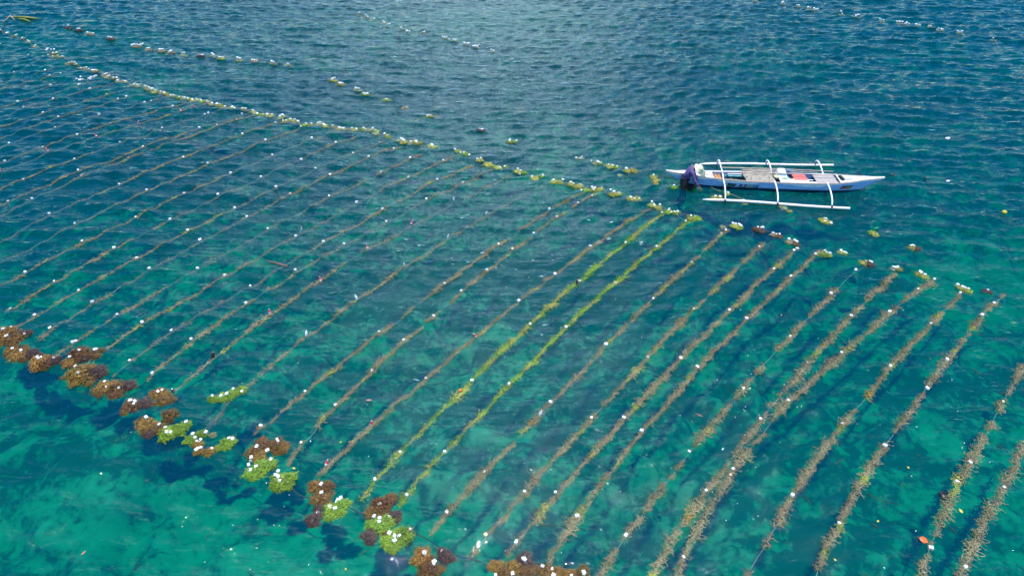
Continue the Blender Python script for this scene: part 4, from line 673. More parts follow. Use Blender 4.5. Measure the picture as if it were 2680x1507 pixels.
# ------------------------------------------------------------------ planting lines
for li, (col, rad, gap, label, txt) in enumerate(LINES):
    P = pts(txt); o0 = (P[0][0], P[0][1], 0.0)
    t = empty('seaweed_line', o0); tag(t, label, 'seaweed line', 'planting lines hung with seaweed between the header ropes')
    rl = random.Random(li * 13 + 5)
    SP = smooth(P); rope_part(SP, o0, t, M['rope'], .0075, -.006)
    near = rad > .083
    Q = resample(SP, .03); step = (1.25 if near else 1.75) * rad; acc = 0; ph = rl.uniform(0, 99)
    for i in range(1, len(Q)):
        acc += math.hypot(Q[i][0] - Q[i - 1][0], Q[i][1] - Q[i - 1][1])
        if acc < step: continue
        acc = 0; s = ph + i * .03
        den = .5 + .5 * math.sin(s * 2.3) * math.sin(s * .83 + 1) + .25 * math.sin(s * 7.1)
        den2 = .5 + .5 * math.sin(s * 5.3 + 2) * math.sin(s * 1.9)
        if gap > .09 and (den < gap * .8 or den2 < gap * .3) and rl.random() < .9: continue
        sc = rad * (.95 if near else 1.08) * (.82 + .5 * den2 * (.5 + den)) * rl.uniform(.7, 1.25)
        ang = math.atan2(Q[i][1] - Q[i - 1][1], Q[i][0] - Q[i - 1][0])
        x, y = Q[i][0] + rl.gauss(0, .012), Q[i][1] + rl.gauss(0, .012)
        dz = .004 + .02 * math.sin(s * .55 + 2) + (.016 if near else -.006) - (.004 if col == 'g' else 0)
        c = col
        if col == 'b' and rl.random() < .05: c = 'y'
        if col == 'b' and rl.random() < .012: c = 'o'
        if col == 'g' and rl.random() < .45: c = 'y'
        obj('seaweed_tuft', rl.choice(TUFT if near else TUFT_FAR), WEED[c], t, (x - o0[0], y - o0[1], wave(x, y) + dz),
            (0, 0, ang + rl.choice((0, math.pi)) + rl.gauss(0, .15)), (sc * 1.15, sc * rl.uniform(.85, 1.1), sc))
    for x, y, f in P:
        if f: put_float(x, y, f, t, o0, .08 if P[0][1] < 24 or near else .085)

# ------------------------------------------------------------------ header ropes
def rope_thing(name, label, cat, P, mt, rad=.012, sink=0.0, z=None):
    o0 = (P[0][0], P[0][1], 0.0)
    mb = MB(); mb.tube([(x - o0[0], y - o0[1], wave(x, y) + sink) for x, y in resample(P, .22)], rad, 5)
    o = mb.build(name, mt, None, loc=o0); tag(o, label, cat); return o
P = pts(HEADER_ROPE); o0 = (P[0][0], P[0][1], 0)
hd = empty('float_row', o0); tag(hd, 'long header rope packed with white floats and olive weed, starting at the upper left edge', 'float row')
rope_part(P, o0, hd, M['rope_t'], .012)
for x, y, f in pts(HEADER_FLOATS):
    put_float(x, y, 'f', hd, o0, .098)
    if x > -24 or random.random() < .4:
        obj('seaweed_tuft', random.choice(LOBE_S), WEED[random.choice('yysgs' if x > -16 else 'sssyb')], hd, (x - o0[0] + random.uniform(-.1, .1), y - o0[1] - random.uniform(.03, .16), wave(x, y) + .0), (0, 0, random.uniform(0, 6)), (random.uniform(.16, .27), random.uniform(.12, .2), .17))
Ps = pts(SIDE_FLOATS); o0 = (Ps[0][0], Ps[0][1], 0)
sdr = empty('float_cluster', o0); tag(sdr, 'side string of nine bunched white floats just below the header row at upper left', 'float row')
rope_part(sorted(Ps), o0, sdr, M['rope'], .01)
for x, y, f in Ps: put_float(x, y, 'f', sdr, o0, .12)
rope_thing('header_rope', 'dark near header rope linking the big brown and green clumps', 'rope', pts(NEAR_ROPE), M['rope_d'], .013, -.01)
rope_thing('mooring_rope', 'thin rope from the tall narrow yellow clump to the left end of the boat', 'rope', pts(BOAT_ROPE), M['rope_d'], .012, .01)
rope_thing('drift_rope', 'long tan rope running from the person under the near outrigger', 'rope', pts(DRIFT_ROPE), M['rope_t'], .010, .012)

# ------------------------------------------------------------------ clumps
for ci, (label, gi, btxt, ftxt) in enumerate(CLUMPS):
    bl = []
    for tok in btxt.split():
        x, y, r, c = tok.split(','); bl.append((float(x), float(y), float(r), c))
    o0 = (bl[0][0], bl[0][1], 0.0); big = gi == 6 if len(GROUPS) > 6 else False
    big = GROUPS[gi].startswith('big')
    t = empty('seaweed_clump', o0); tag(t, label, 'seaweed clump', GROUPS[gi])
    rc = random.Random(ci + 77)
    if big:
        for x, y, r, c in list(bl):
            for _ in range(2):
                an = rc.uniform(0, 6.283); bl.append((x + r * .8 * math.cos(an), y + r * .8 * math.sin(an), r * rc.uniform(.35, .55), 'n' if c in 'omb' and rc.random() < .6 else ('d' if c == 'd' else c)))
    for x, y, r, c in bl:
        if big:
            if c == 'b': c = 'n'
            s = r * 1.0; z = wave(x, y) * .7 + .03
            o = obj('seaweed_lobe', rc.choice(LOBE), WEED[c], t, (x - o0[0], y - o0[1], z - .12 * s), (0, 0, rc.uniform(0, 6.28)), (s * rc.uniform(1.05, 1.3), s * rc.uniform(.95, 1.2), s * rc.uniform(1.0, 1.6)))
        else:
            s = max(r, .1) * 1.18; z = wave(x, y) + (.01 if c != 's' else -.25 * .42 * s)
            o = obj('seaweed_lobe', rc.choice(LOBE_S), WEED[c], t, (x - o0[0], y - o0[1], z), (0, 0, rc.uniform(0, 6.28)), (s * rc.uniform(1., 1.2), s * rc.uniform(.95, 1.15), s))
        if c in 'gy' and big: tag(o, 'bright green seaweed')
        if c == 'd' and big: tag(o, 'dark purple brown seaweed')
    for tok in ftxt.split():
        x, y, f = tok.split(',')
        x = float(x); y = float(y); dist = math.hypot(x, y)
        sz = .08 if big else (.08 if dist < 30 else .11)
        fo = put_float(x, y, f, t, o0, sz)
        lift = 0
        for bx, by, r, c in bl:
            q = 1 - ((x - bx) ** 2 + (y - by) ** 2) / (r * r)
            if q > 0: lift = max(lift, (.9 * .38 * r if big else .42 * r * .6) * math.sqrt(q))
        fo.location.z += lift * .9 - .01 + (.035 if dist > 32 else 0)
    if 'bright green bottle' in label:
        s = .24; b = obj('bottle_float', BOTTLE, M['green_p'], t, (11.8 - o0[0], 19.09 - o0[1], wave(11.8, 19.09) + .07), (.5, .4, 0), (s, s, s)); tag(b, 'bright green plastic bottle')

# ------------------------------------------------------------------ outrigger boat
BO = (9.27, 22.0); BA = R(-3.0)
boat = empty('outrigger_boat', (BO[0], BO[1], 0), BA)
tag(boat, 'narrow white and pale blue outrigger boat with three curved booms, moored beside the seaweed lines', 'boat')
def bl_(wx, wy):
    dx, dy = wx - BO[0], wy - BO[1]; c, s = math.cos(-BA), math.sin(-BA); return dx * c - dy * s, dx * s + dy * c
ST = [(-3.78, .018, .52, .48), (-3.62, .035, .49, .40), (-3.4, .06, .46, .24), (-3.1, .11, .455, .02), (-2.7, .185, .41, -.10), (-2.2, .26, .375, -.15), (-1.6, .32, .35, -.17), (-.8, .365, .335, -.18), (0, .385, .33, -.18),
      (.8, .385, .335, -.18), (1.6, .365, .345, -.17), (2.2, .32, .365, -.16), (2.7, .235, .405, -.13), (3.05, .15, .45, -.03), (3.35, .085, .47, .20), (3.6, .045, .50, .38), (3.8, .022, .53, .48)]
def interp(x, k):
    for a, b in zip(ST, ST[1:]):
        if a[0] <= x <= b[0]:
            t = (x - a[0]) / (b[0] - a[0]); return a[k] + (b[k] - a[k]) * t
    return ST[0][k] if x < ST[0][0] else ST[-1][k]
def yc(x): return .10 - .02 * x - .008 * x * x            # centre line sags a little towards the camera at the ends
XS = [ST[0][0] + i * (ST[-1][0] - ST[0][0]) / 60 for i in range(61)]
def sec(x):
    b, h, k = interp(x, 1), interp(x, 2), interp(x, 3)
    return b, h, k
def shell(z_lo, z_hi, off, name, mt):
    mb = MB(); ring = []
    for x in XS:
        b, h, k = sec(x); c = yc(x)
        def wd(z):      # half width at height z
            u = (z - k) / max(h - k, 1e-3); u = min(max(u, 0), 1)
            return b * (0.30 + .70 * min(1, u * 1.9) ** .55) * (.93 + .07 * u)
        top = h if z_hi is None else min(z_hi, h); lo = max(k, z_lo)
        if top < lo: top = lo
        zz = [lo + (top - lo) * q / 5 for q in range(6)]
        ring.append([(x, c - wd(z) - off, z) for z in zz[::-1]] + [(x, c + wd(z) + off, z) for z in zz])
    n = 12; vs = [p for r_ in ring for p in r_]; fs = []
    for i in range(len(ring) - 1):
        for j in range(n - 1):
            a = i * n + j; fs.append((a, a + 1, a + 1 + n, a + n))
    fs.append(tuple(range(n))); fs.append(tuple((len(ring) - 1) * n + j for j in range(n))[::-1])
    mb.add(vs, fs); o = mb.build(name, mt, boat)
    return o
hull = shell(-9, None, 0, 'hull', M['hull'])
sm = hull.modifiers.new('solid', 'SOLIDIFY'); sm.thickness = .012; sm.offset = 0
bs = shell(-9, .075, .007, 'boot_stripe', M['navy'])
# rub rails / gunwales
for sgn in (-1, 1):
    mb = MB(); mb.tube([(x, yc(x) + sgn * (interp(x, 1) + .006), interp(x, 2) + .008) for x in XS], .020, 6)
    mb.build('gunwale', M['rail'] if sgn < 0 else M['white'], boat)
# white upper strake on the near side, dipping low amidships to the right
mb = MB(); vs = []; fs = []
xs_ = [x for x in XS]
for i, x in enumerate(xs_):
    h = interp(x, 2); dip = .05 + .03 * math.sin(x * 1.3)
    if -2.0 < x < -.6: dip = .10
    if .5 < x < 1.75: dip = .055 + .075 * min(1, (x - .5) / .5)
    if x > 2.3: dip = .05
    if x < -2.3: dip = .09
    if -.6 < x < .3: dip = .03
    y = yc(x) - interp(x, 1) - .010
    vs += [(x, y, h), (x, y + .002, h - min(dip, (h - interp(x, 3)) * .5)), (x, y + .012, h - min(dip, (h - interp(x, 3)) * .5)), (x, y + .012, h)]
for i in range(len(xs_) - 1):
    for j in range(4):
        a = i * 4 + j; b = i * 4 + (j + 1) % 4; fs.append((a, b, b + 4, a + 4))
mb.add(vs, fs); mb.build('upper_strake', M['white'], boat)
def deck(x0, x1, dz, name, mt, inset=.012, thick=.015, s0=-1, s1=1, n=10, smooth=False):
    mb = MB(); vs = []; fs = []
    for i in range(n + 1):
        x = x0 + (x1 - x0) * i / n; b = max(interp(x, 1) - inset, .004); z = interp(x, 2) + dz; c = yc(x)
        vs += [(x, c + b * s0, z), (x, c + b * s1, z), (x, c + b * s1, z - thick), (x, c + b * s0, z - thick)]
    for i in range(n):
        for j in range(4):
            a = i * 4 + j; b = i * 4 + (j + 1) % 4; fs.append((a, a + 4, b + 4, b))
    fs.append((3, 2, 1, 0)); fs.append(tuple(n * 4 + j for j in range(4)))
    mb.add(vs, fs); return mb.build(name, mt, boat)
deck(-3.76, -2.75, .004, 'deck_panel', M['white'])
tag(deck(-2.74, -2.08, .002, 'deck_panel', M['deck']), 'worn pinkish deck panel')
deck(2.32, 3.78, .004, 'deck_panel', M['white'])
deck(-2.06, 2.3, -.36, 'floor_board', M['dark_in'], .06)
deck(-2.07, 1.0, -.13, 'side_lining', M['inner'], .02, .2, .86, .98)
# orange plywood bulkhead in the left end of the cockpit
mb = MB(); mb.box((-1.92, yc(-1.9), .22), (.26, .42, .16)); o = mb.build('locker', M['ply'], boat); bevel(o, .006)
mb = MB(); mb.box((-1.99, yc(-1.9), .31), (.03, .4, .06)); mb.build('locker_lid', M['rail'], o)
# net and gear in the open well
for i in range(7):
    x = -1.62 + i * .09
    g = obj('gear_heap', random.choice(LOBE_S), WEED['s'] if i % 3 else WEED['d'], boat, (x, yc(x) - .12 + random.uniform(-.07, .1), .18), (0, 0, i), (.13, .12, .22))
    tag(g, 'tangled green net')
mb = MB(); mb.box((-1.2, yc(-1.2) + .14, .27), (.62, .10, .02)); mb.build('thwart', M['inner'], boat)
mb = MB(); mb.box((-1.2, yc(-1.2) + .26, .29), (.62, .05, .02)); mb.build('thwart', M['label_w'], boat)
# tarp thrown over the middle
n1, n2 = 26, 12; vs = []; fs = []; rt = random.Random(2)
for i in range(n1 + 1):
    for j in range(n2 + 1):
        u, v = i / n1, j / n2; x = -1.02 + u * 1.02; hw = .40
        y = yc(x) - hw + v * (2 * hw + .06)
        z = .345 + .085 * math.sin(math.pi * v) ** .7 * (.7 + .3 * math.sin(u * 9)) + .022 * math.sin(u * 17 + v * 9) * math.sin(v * 13 + 1) + .016 * rt.random()
        if v < .12: z = .36 - (.12 - v) * .2
        x += .03 * math.sin(v * 8 + 1)
        vs.append((x, y, z + .03 * (v > .8)))
for i in range(n1):
    for j in range(n2):
        a = i * (n2 + 1) + j; fs.append((a, a + n2 + 1, a + n2 + 2, a + 1))
mb = MB(); mb.add(vs, fs); o = mb.build('tarpaulin', M['tarp'], None, True, loc=(0, 0, 0)); o.parent = boat
m_ = o.modifiers.new('solid', 'SOLIDIFY'); m_.thickness = .012
# rope coils
for (cx, cy, rr_, zz, mt) in ((.06, .08, .085, .40, 'coil'), (.13, -.07, .09, .41, 'hat'), (-.02, .2, .07, .39, 'foam_y')):
    mb = MB()
    for ring_ in range(4):
        path = [(cx + (rr_ - ring_ * .018) * math.cos(a / 12 * 6.283), yc(cx) + cy + (rr_ - ring_ * .018) * math.sin(a / 12 * 6.283), zz + ring_ * .014 + .006 * math.sin(a * 2.1)) for a in range(13)]
        mb.tube(path, .013, 5)
    mb.build('rope_coil', M[mt], boat)
for i in range(6):
    gx, gy = .02 + .05 * (i % 3), -.12 + .09 * (i // 3)
    obj('gear_heap', random.choice(LOBE_S), WEED['d'] if i % 2 else WEED['b'], boat, (gx, yc(0) + gy, .345), (0, 0, i), (.06, .06, .09))
# hatch deck with openings
deck(.22, .56, .012, 'hatch_cover', M['white'])
deck(.56, 1.22, .012, 'hatch_cover', M['white'], s0=-1, s1=-.12)
tag(deck(.74, 1.2, .02, 'hatch_cover', M['redp'], s0=-.45, s1=.93, thick=.018), 'red hatch panel')
deck(1.22, 1.50, .012, 'side_deck', M['white'], s0=-1, s1=-.72)
mb = MB(); mb.box((1.33, yc(1.3) - .02, .29), (.2, .05, .02)); mb.build('thwart', M['foam'], boat)
for j in range(6):
    s0 = -.98 + j * .327; tag(deck(1.46 + .01 * (j % 2), 2.2 - .012 * (j % 3), .016 + .004 * (j % 2), 'plank', M['plank'], s0=s0, s1=s0 + .31, thick=.014))
# engine box, standing proud on the far side
mb = MB(); x0, x1 = .16, .50
vs = [(x0 - .03, .03, .34), (x1, .03, .34), (x1, .40, .34), (x0 + .03, .40, .34), (x0 + .04, .10, .50), (x1 - .02, .10, .50), (x1 - .02, .37, .53), (x0 + .08, .37, .53)]
mb.add([(x, y + .08, z) for x, y, z in vs], [(3, 2, 1, 0), (4, 5, 6, 7), (0, 1, 5, 4), (1, 2, 6, 5), (2, 3, 7, 6), (3, 0, 4, 7)])
o = mb.build('engine_box', M['white'], boat); bevel(o, .012)
mb = MB(); mb.box((.60, .38, .42), (.16, .12, .12)); mb.box((.70, .36, .47), (.22, .05, .02)); mb.tube([(.53, .35, .5), (.66, .35, .5)], .035, 8)
mb.build('engine', M['blue'], boat)
mb = MB(); mb.tube([(.55, .42, .5), (.82, .42, .5)], .018, 8); mb.build('exhaust_pipe', M['plank'], boat)
# green painted emblem on the hatch
mb = MB(); zq = .352
arc = [(.30 + .10 * (1 - math.cos(a)), -.13 + .11 * math.sin(a)) for a in [k * math.pi / 2 / 6 for k in range(7)]]
top = [(x, y + yc(.4)) for x, y in arc] + [(.52, -.02 + yc(.4)), (.52, -.13 + yc(.4))]
vs = [(x, y, zq) for x, y in top] + [(x, y, zq - .006) for x, y in top]; n = len(top)
mb.add(vs, [tuple(range(n))[::-1], tuple(range(n, 2 * n))] + [(i, (i + 1) % n, (i + 1) % n + n, i + n) for i in range(n)])
mb.box((.60, -.115 + yc(.4), zq - .003), (.16, .018, .006)); mb.build('green_emblem', M['greenp'], boat)
mb = MB(); mb.box((.74, -.09 + yc(.7), zq + .004), (.30, .014, .008)); mb.build('batten', M['redp'], boat)
# cross coaming and dark gear at the right foredeck
mb = MB(); mb.box((2.27, yc(2.27), .395), (.05, .60, .05)); mb.build('coaming', M['white'], boat)
mb = MB(); mb.tube([(2.34, .16, .42), (2.37, .0, .44), (2.42, -.12, .42)], [.05, .06, .04], 8); mb.build('rolled_net', M['dark_in'], boat)
mb = MB(); mb.tube([(2.4, -.1, .43), (2.7, -.10, .445)], .012, 6); mb.build('tool_handle', M['navy'], boat)
mb = MB(); mb.box((3.74, yc(3.74), .535), (.10, .07, .04), .2); o = mb.build('bow_block', M['white'], boat); bevel(o, .012)
mb = MB()
mb.tube([(3.0, .2, .42), (2.96, .24, .55), (2.99, .22, .60), (3.05, .19, .57), (3.10, .14, .44)], .012, 5); mb.tube([(2.94, .22, .57), (3.08, .16, .5)], .012, 5)
mb.build('anchor', M['navy'], boat)
# outrigger floats
nl = bl_(6.59, 21.0); nr = bl_(11.48, 20.42); fl_ = bl_(7.05, 23.66); frr = bl_(12.10, 23.60)
def outf(a, b, z):
    mb = MB(); path = []; rad = []
    for i in range(41):
        t = i / 40; bend = .015 * math.sin(t * 7); path.append((a[0] + (b[0] - a[0]) * t, a[1] + (b[1] - a[1]) * t + bend, z + .02 * math.sin(t * 5)))
        r_ = .044 + (.004 if i % 5 == 0 else 0); r_ *= min(1, .25 + t * 14)
        rad.append(r_)
    mb.tube(path, rad, 10); o = mb.build('outrigger_float', M['bamboo_w'], boat, True)
    for i in range(5, 40, 5):
        mb = MB(); p, q = Vector(path[i]), Vector(path[i + 1]); d_ = (q - p).normalized() * .007
        mb.tube([p - d_, p + d_], .0495, 10); mb.build('bamboo_node', M['rail'], o)
    return o
outf(nl, nr, .06); outf(fl_, frr, .07)
# booms
for (nx, ny), (fx, fy), xo in (((7.34, 20.9), (7.75, 23.67), 1), ((9.09, 20.7), (9.57, 23.65), 0), ((10.88, 20.52), (11.42, 23.63), 0)):
    a = bl_(nx, ny); b = bl_(fx, fy); b = (b[0], b[1] + .05); a = (a[0], a[1] - .02)
    path = []
    mz = .39 if xo else .315
    prof = [(0, .02), (0.0, .10), (.012, .17), (.04, .24), (.09, .30), (.16, .345), (.24, .365), (.32, .36), (.38, .345), (.43, mz + .01), (.50, mz), (.58, mz), (.64, mz + .01), (.69, .35), (.78, .36), (.87, .34), (.93, .30), (.975, .24), (1.0, .17), (1.008, .10), (1.005, .03)]
    for t, z in prof: path.append((a[0] + (b[0] - a[0]) * t, a[1] + (b[1] - a[1]) * t, z))
    mb = MB(); mb.tube(path, [.027] * len(path), 8); boom = mb.build('boom', M['bamboo_w'], boat, True)
    for e in (a, b):
        mb = MB()
        for q in range(3): mb.tube([(e[0] - .02 + q * .02 + .058 * 0, e[1] + .062 * math.cos(w_), .065 + .062 * math.sin(w_)) for w_ in [k * 6.283 / 10 for k in range(11)]], .009, 4)
        mb.build('lashing', M['black'], boom)
# loose poles lying along the boat
def pole(p, q, r0=.016, mt='bamboo'):
    mb = MB(); path = []; rad = []
    for i in range(21):
        t = i / 20; path.append(tuple(p[k] + (q[k] - p[k]) * t for k in range(3))); path[-1] = (path[-1][0], path[-1][1], path[-1][2] + .02 * math.sin(t * 3.14)); rad.append(r0 * (1.15 - .4 * t) + (.002 if i % 4 == 0 else 0))
    mb.tube(path, rad, 7); return mb.build('pole', M[mt], boat, True)
pole((-1.72, .52, .46), (2.2, .40, .47), .017); pole((-2.1, .22, .43), (3.1, .06, .50), .016); pole((-1.0, .40, .46), (1.6, .28, .47), .014)
# lettering and side emblems on the near topside
def side_y(x, z):
    b, h, k = sec(x); u = min(max((z - k) / (h - k), 0), 1)
    return yc(x) - b * (0.30 + .70 * min(1, u * 1.9) ** .55) * (.93 + .07 * u)
def letter(ch, x, z, size, mt, shear=.2, wd=.0):
    cu = bpy.data.curves.new('letter', 'FONT'); cu.body = ch; cu.size = size; cu.extrude = .003; cu.shear = shear; cu.offset = .004
    o = bpy.data.objects.new('tmp', cu); COL.objects.link(o)
    dg = bpy.context.evaluated_depsgraph_get(); me = bpy.data.meshes.new_from_object(o.evaluated_get(dg)); bpy.data.objects.remove(o)
    me.name = 'letter'; me.materials.clear()
    y = side_y(x + .06, z + .05) - .014
    l = obj('letter', me, M[mt], boat, (x, y, z), (R(90), 0, -.02), (wd or 1.35, 1, 1)); tag(l, f'painted letter {ch}')
for ch, x, mt in (('R', -1.22, 'maroon'), ('E', -1.05, 'maroon'), ('G', -.91, 'olive'), ('I', -.73, 'dgreen'), ('E', -.65, 'dgreen')):
    letter(ch, x, .085, .17, mt)
def side_panel(pl, mt, name, off=.012):
    mb = MB(); n = len(pl); vs = [(x, side_y(x, z) - off, z) for x, z in pl] + [(x, side_y(x, z) + .004, z) for x, z in pl]
    mb.add(vs, [tuple(range(n)), tuple(range(n, 2 * n))[::-1]] + [(i, i + n, (i + 1) % n + n, (i + 1) % n) for i in range(n)]); return mb.build(name, M[mt], boat)
side_panel([(-1.60, .10), (-1.34, .10), (-1.28, .21), (-1.60, .23)], 'dgreen', 'green_side_panel')
side_panel([(-1.78, .11), (-1.66, .11), (-1.72, .22)], 'dgreen', 'side_triangle')
p_ = side_panel([(2.28, .14), (2.66, .14), (2.76, .27), (2.36, .26)], 'maroon', 'bow_sign')
side_panel([(2.50, .16), (2.64, .16), (2.70, .24), (2.54, .235)], 'olive', 'sign_stripe', .016)
for x, ch in ((2.34, 'E'), (2.44, 'S')): letter(ch, x, .165, .08, 'redp', .3, 1.2)

# ------------------------------------------------------------------ the person
PX, PY = 6.11, 22.0
per = empty('person', (PX, PY, -1.06)); per.scale = (1.1, 1.1, 1.1); tag(per, 'person in purple long-sleeved shirt and cream hat bending over water beside the boat', 'person')
def skin_mesh(name, V, E_, rad, mt, root=0, lvl=2, parent=per):
    me = bpy.data.meshes.new(name + '_src'); me.from_pydata([(x, y, z + 1.1) for x, y, z in V], E_, []); o = bpy.data.objects.new('tmp', me); COL.objects.link(o)
    me.materials.append(mt); o.modifiers.new('skin', 'SKIN')
    if not me.skin_vertices: me.attributes.new('skin', 'FLOAT', 'POINT')
    for i, r_ in enumerate(rad):
        sv = me.skin_vertices[0].data[i]; sv.radius = (r_, r_) if not isinstance(r_, tuple) else r_; sv.use_root = (i == root)
    s = o.modifiers.new('sub', 'SUBSURF'); s.levels = lvl; s.render_levels = lvl
    dg = bpy.context.evaluated_depsgraph_get(); out = bpy.data.meshes.new_from_object(o.evaluated_get(dg)); bpy.data.objects.remove(o)
    out.name = name; out.polygons.foreach_set('use_smooth', [True] * len(out.polygons))
    if not out.materials: out.materials.append(mt)
    return obj(name, out, mt, parent)
# joints, facing +X and a little towards the camera
J = dict(pel=(0, 0, -.08), wst=(.03, -.01, .12), bel=(.07, -.02, .28), chs=(.15, -.04, .46), neck=(.24, -.07, .60), nk2=(.31, -.09, .625), head=(.38, -.11, .60), crown=(.46, -.13, .56),
         shr=(.18, -.24, .54), elr=(.25, -.33, .29), wrr=(.42, -.38, .06), har=(.47, -.395, .0),
         shl=(.22, .13, .55), ell=(.34, .12, .30), wrl=(.42, -.05, .08), hal=(.44, -.12, .03),
         hpr=(0, -.11, -.13), knr=(.10, -.03, -.55), anr=(.0, .12, -.98), ftr=(.12, .08, -1.04),
         hpl=(0, .11, -.13), knl=(.08, .22, -.55), anl=(-.04, .32, -.98), ftl=(.09, .32, -1.04))
names = list(J); idx = {n: i for i, n in enumerate(names)}
EB = [('pel', 'wst'), ('wst', 'bel'), ('bel', 'chs'), ('chs', 'neck'), ('neck', 'nk2'), ('nk2', 'head'), ('head', 'crown'), ('chs', 'shr'), ('shr', 'elr'), ('elr', 'wrr'), ('wrr', 'har'), ('chs', 'shl'), ('shl', 'ell'), ('ell', 'wrl'), ('wrl', 'hal'),
      ('pel', 'hpr'), ('hpr', 'knr'), ('knr', 'anr'), ('anr', 'ftr'), ('pel', 'hpl'), ('hpl', 'knl'), ('knl', 'anl'), ('anl', 'ftl')]
RB = dict(pel=.12, wst=.11, bel=.115, chs=.12, neck=.065, nk2=.05, head=.088, crown=.07, shr=.055, elr=.038, wrr=.025, har=.03, shl=.055, ell=.038, wrl=.025, hal=.03, hpr=.075, knr=.05, anr=.035, ftr=.035, hpl=.075, knl=.05, anl=.035, ftl=.035)
skin_mesh('body', [J[n] for n in names], [(idx[a], idx[b]) for a, b in EB], [RB[n] for n in names], M['skin'])
def sub(nl_, el, off, name, mt, mod={}):
    V = [mod.get(n, J[n]) for n in nl_]; ix = {n: i for i, n in enumerate(nl_)}
    return skin_mesh(name, V, [(ix[a], ix[b]) for a, b in el], [RB[n] + off for n in nl_], mt)
sub(['wst', 'bel', 'chs', 'neck', 'shr', 'elr', 'wrr', 'shl', 'ell', 'wrl'], [('wst', 'bel'), ('bel', 'chs'), ('chs', 'neck'), ('chs', 'shr'), ('shr', 'elr'), ('elr', 'wrr'), ('chs', 'shl'), ('shl', 'ell'), ('ell', 'wrl')], .018, 'shirt', M['shirt'])
sub(['wst', 'pel', 'hpr', 'knr', 'anr', 'hpl', 'knl', 'anl', 'bel'], [('bel', 'wst'), ('wst', 'pel'), ('pel', 'hpr'), ('hpr', 'knr'), ('knr', 'anr'), ('pel', 'hpl'), ('hpl', 'knl'), ('knl', 'anl')], .027, 'trousers', M['pants'], {'bel': (.05, -.015, .22)})
for n, dr in (('har', (.55, -.15, -.8)), ('hal', (.4, -.5, -.7))):
    b = Vector(J[n]); d = Vector(dr).normalized(); side = d.cross(Vector((0, 1, .2))).normalized()
    for k in range(4):
        p0 = b + side * (k - 1.5) * .017 + d * .015; ln = (.05, .062, .058, .045)[k]
        p1 = p0 + d * ln * .5; p2 = p1 + (d + Vector((.3, -.2, -.3))).normalized() * ln * .35; p3 = p2 + (d + Vector((-.2, -.2, -.6))).normalized() * ln * .3
        skin_mesh('finger', [p0[:], p1[:], p2[:], p3[:]], [(0, 1), (1, 2), (2, 3)], [.0095, .0085, .008, .0065], M['skin'], 0, 1)
    p0 = b - side * .02; p1 = p0 + (d - side * .9).normalized() * .03; p2 = p1 + d * .03
    skin_mesh('thumb', [p0[:], p1[:], p2[:]], [(0, 1), (1, 2)], [.012, .010, .008], M['skin'], 0, 1)
# face: nose, eyes, ears (turned down under the hat)
def ball(name, c, r, mt, parent=per, seg=10, sc=(1, 1, 1)):
    bm = bmesh.new(); bmesh.ops.create_uvsphere(bm, u_segments=seg, v_segments=seg - 2, radius=r); me = bpy.data.meshes.new(name); bm.to_mesh(me); bm.free()
    return obj(name, me, mt, parent, (c[0], c[1], c[2] + 1.1), (0, 0, 0), sc)
ball('nose', (.43, -.14, .50), .014, M['skin']); ball('eye', (.455, -.165, .53), .011, M['label_w']); ball('eye', (.465, -.105, .53), .011, M['label_w'])
ball('ear', (.385, -.20, .585), .02, M['skin'], sc=(1, .5, 1.3)); ball('ear', (.40, -.025, .585), .02, M['skin'], sc=(1, .5, 1.3))
mb = MB(); mb.tube([(.44, -.16, .475 + 1.1), (.45, -.14, .47 + 1.1), (.452, -.118, .475 + 1.1)], .006, 5); mb.build('mouth', M['maroon'], per)
# hat: crown dome tilted forward-down, wide brim, neck cloth
hat = empty('tmp', (0, 0, 0)); bpy.data.objects.remove(hat)
def hat_mesh(prof, n=22, wob=0):
    vs = []; fs = []
    for r_, z in prof:
        for k in range(n):
            a = 6.2832 * k / n; q = 1 + wob * math.sin(3 * a + 1)
            vs.append((r_ * 1.12 * math.cos(a), r_ * math.sin(a), z + wob * .1 * math.sin(2 * a) * (r_ > .12)))
    for i in range(len(prof) - 1):
        for k in range(n):
            a = i * n + k; b = i * n + (k + 1) % n; fs.append((a, b, b + n, a + n))
    mb = MB(); mb.add(vs, fs); return mb.mesh('hat', True)
axis_v = Vector((.62, -.30, .60)).normalized()       # the way the crown points
ho = obj('hat', hat_mesh([(.001, .105), (.05, .103), (.085, .088), (.105, .055), (.112, .01), (.118, 0), (.155, -.028), (.178, -.05)], wob=.06), M['hat'], per, (.40, -.13, .60 + 1.1), axis_v.to_track_quat('Z', 'Y').to_euler(), (1.0, 1.0, 1.0))
so = ho.modifiers.new('solid', 'SOLIDIFY'); so.thickness = .006
mb = MB(); mb.add(*lathe([(.012, .116), (.045, .112)], 22)); mb.build('hat_band', M['hatband'], ho)
# neck cloth hanging from the front brim down to the right
vs = []; fs = []
for i in range(9):
    for j in range(7):
        u, v = i / 8, j / 6
        x = .40 + .20 * u + .03 * v; y = -.27 + .06 * math.sin(u * 3) - .02 * v + .10 * u; z = .60 - .24 * v - .05 * u + .012 * math.sin(u * 12)
        vs.append((x, y, z + 1.1))
for i in range(8):
    for j in range(6):
        a = i * 7 + j; fs.append((a, a + 7, a + 8, a + 1))
mb = MB(); mb.add(vs, fs); o = mb.build('hat_cloth', M['hat'], per, True); m_ = o.modifiers.new('solid', 'SOLIDIFY'); m_.thickness = .006

